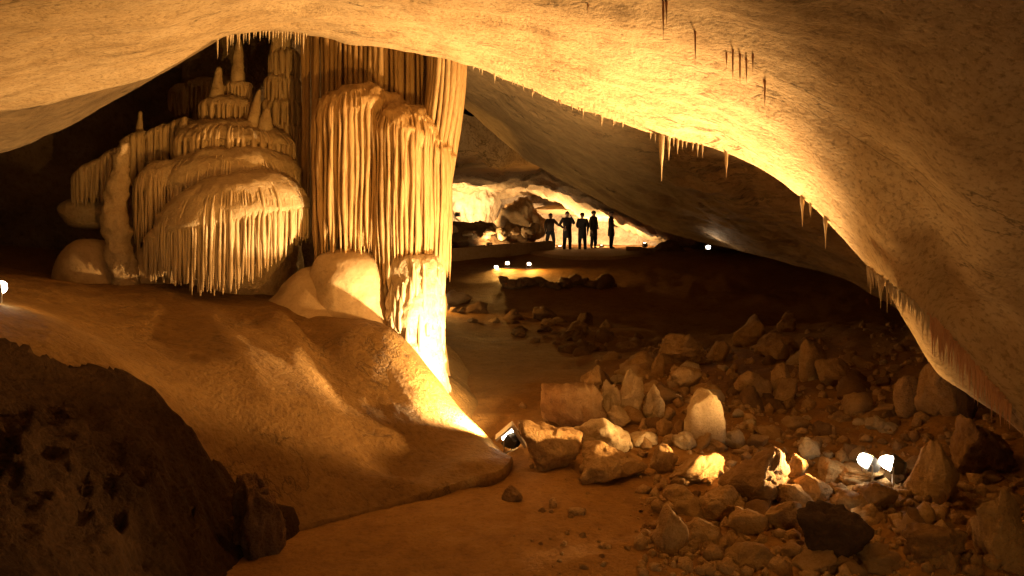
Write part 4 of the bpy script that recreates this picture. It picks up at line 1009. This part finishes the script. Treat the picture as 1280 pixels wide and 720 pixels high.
# lamp at the foot of the column
cl = floodlight('floodlight tucked behind the tip of the slope, blazing onto the column foot', P(638, 547, 10.05), (-1.5, 11.3, 1.7), 0.22, 5600, 135, group=None, blend=0.5, col=(1.0, 0.68, 0.32))
mb = MB(); a_, b_, c_ = P(621, 547, 10.0), P(640, 531, 10.05), P(656, 556, 10.05)
for p0, p1 in ((a_, b_), (b_, c_)):
    dd = (p1 - p0) / np.linalg.norm(p1 - p0); M3 = np.column_stack([dd, [0, 1, 0], np.cross(dd, [0, 1, 0])])
    mb.box((p0 + p1) / 2, (np.linalg.norm(p1 - p0) + 0.02, 0.22, 0.03), M3)
cl['_loc'] = [float(v) for v in P(638, 547, 10.05)]
mb.build('hood', M['steel'], cl, smooth=False)
# lamp on the slope at the left
pl = hit(-7, 378, slopeZ); floodlight('floodlight half hidden at the left end of the slope, washing the rock', pl + np.array([0, 0, 0.14]), (-3.5, 10.8, 2.7), 0.2, 28, 160, blend=0.8, ground=float(pl[2]))
# small path lamps
for (px, py, lab) in [(620, 334, 'small path lamp, left of three glowing beside the far walkway'), (634, 329, 'small path lamp, middle of three glowing beside the far walkway'), (661, 330, 'small path lamp, right of three glowing beside the far walkway')]:
    p = P(px, py, 29); floodlight(lab, p, p + np.array([0.4, -0.9, 0.25]), 0.16, 280, 165, lens='lens_small', group='small path lamps', dome_=0.6, name='path_lamp')
floodlight('small white lamp fixed under the low edge of the dark roof slab', P(885, 309, 18.6), P(925, 300, 17.0) , 0.12, 16, 150, col=(1, .72, .42), lens='lens_white', name='path_lamp', bracket=False)
# lamps of the far chamber; the rock bank one is an unseen added fill
for (px, py, D, tgt, w, lab) in [(600, 280, 35.5, (-1.8, 41, 4.2), 1000, 'floodlight among the stones glaring onto the far chamber wall'), (572, 268, 36, (-2.5, 41, 4.0), 600, 'floodlight near the column edge glaring onto the far chamber wall'),
                                 (700, 310, 38.3, (2.2, 41.5, 3.0), 2600, 'floodlight on the floor behind the leftmost visitors'), (752, 309, 38.5, (4.6, 41.5, 2.6), 2600, 'floodlight on the floor behind the rightmost visitors'), (676, 306, 38.5, (1, 38, 5), 450, 'floodlight behind the stone pile lighting the far roof'), (806, 306, 38.5, (6, 41, 2.8), 500, 'floodlight on the floor at the right end of the bright recess'), (612, 306, 32.2, (0.6, 37, 2.6), 350, 'added unseen floodlight behind the long dark rock bank')]:
    floodlight(lab, P(px, py, D), tgt, 0.25, w, 150, col=(1.0, 0.68, 0.34), group='floodlights of the far chamber', blend=0.9, ground=1.25)

# unseen fill lamp added behind the camera for a faint general glow
floodlight('added unseen fill floodlight behind the camera', (2.0, -0.6, 2.8), (2.4, 10, 0.2), 0.3, 360, 66, blend=1.0, soft=0.4, name='floodlight', ground=1.3)

# ------------------------------------------------------------------ world, camera, view
w = bpy.data.worlds.new('World'); scene.world = w; w.use_nodes = True
w.node_tree.nodes['Background'].inputs[0].default_value = (1.0, 0.5, 0.16, 1); w.node_tree.nodes['Background'].inputs[1].default_value = 0.0015
cam = bpy.data.cameras.new('camera'); co = bpy.data.objects.new('camera', cam); COL.objects.link(co)
co.location = (0, 0, EYE); co.rotation_euler = (math.radians(90), 0, 0)
cam.sensor_width = 36; cam.lens = 36 * F / 1280; cam.shift_y = -(360 - HOR) / 1280; cam.clip_end = 300; cam.clip_start = 0.05
scene.camera = co
vs = scene.view_settings; vs.view_transform = 'Standard'; vs.look = 'None'; vs.gamma = 1; vs.exposure = -0.2; vs.use_curve_mapping = False
scene.cycles.use_denoising = True; scene.cycles.max_bounces = 6; scene.cycles.diffuse_bounces = 4; scene.cycles.sample_clamp_indirect = 8

for o in scene.objects:
    if '_loc' in o: del o['_loc']
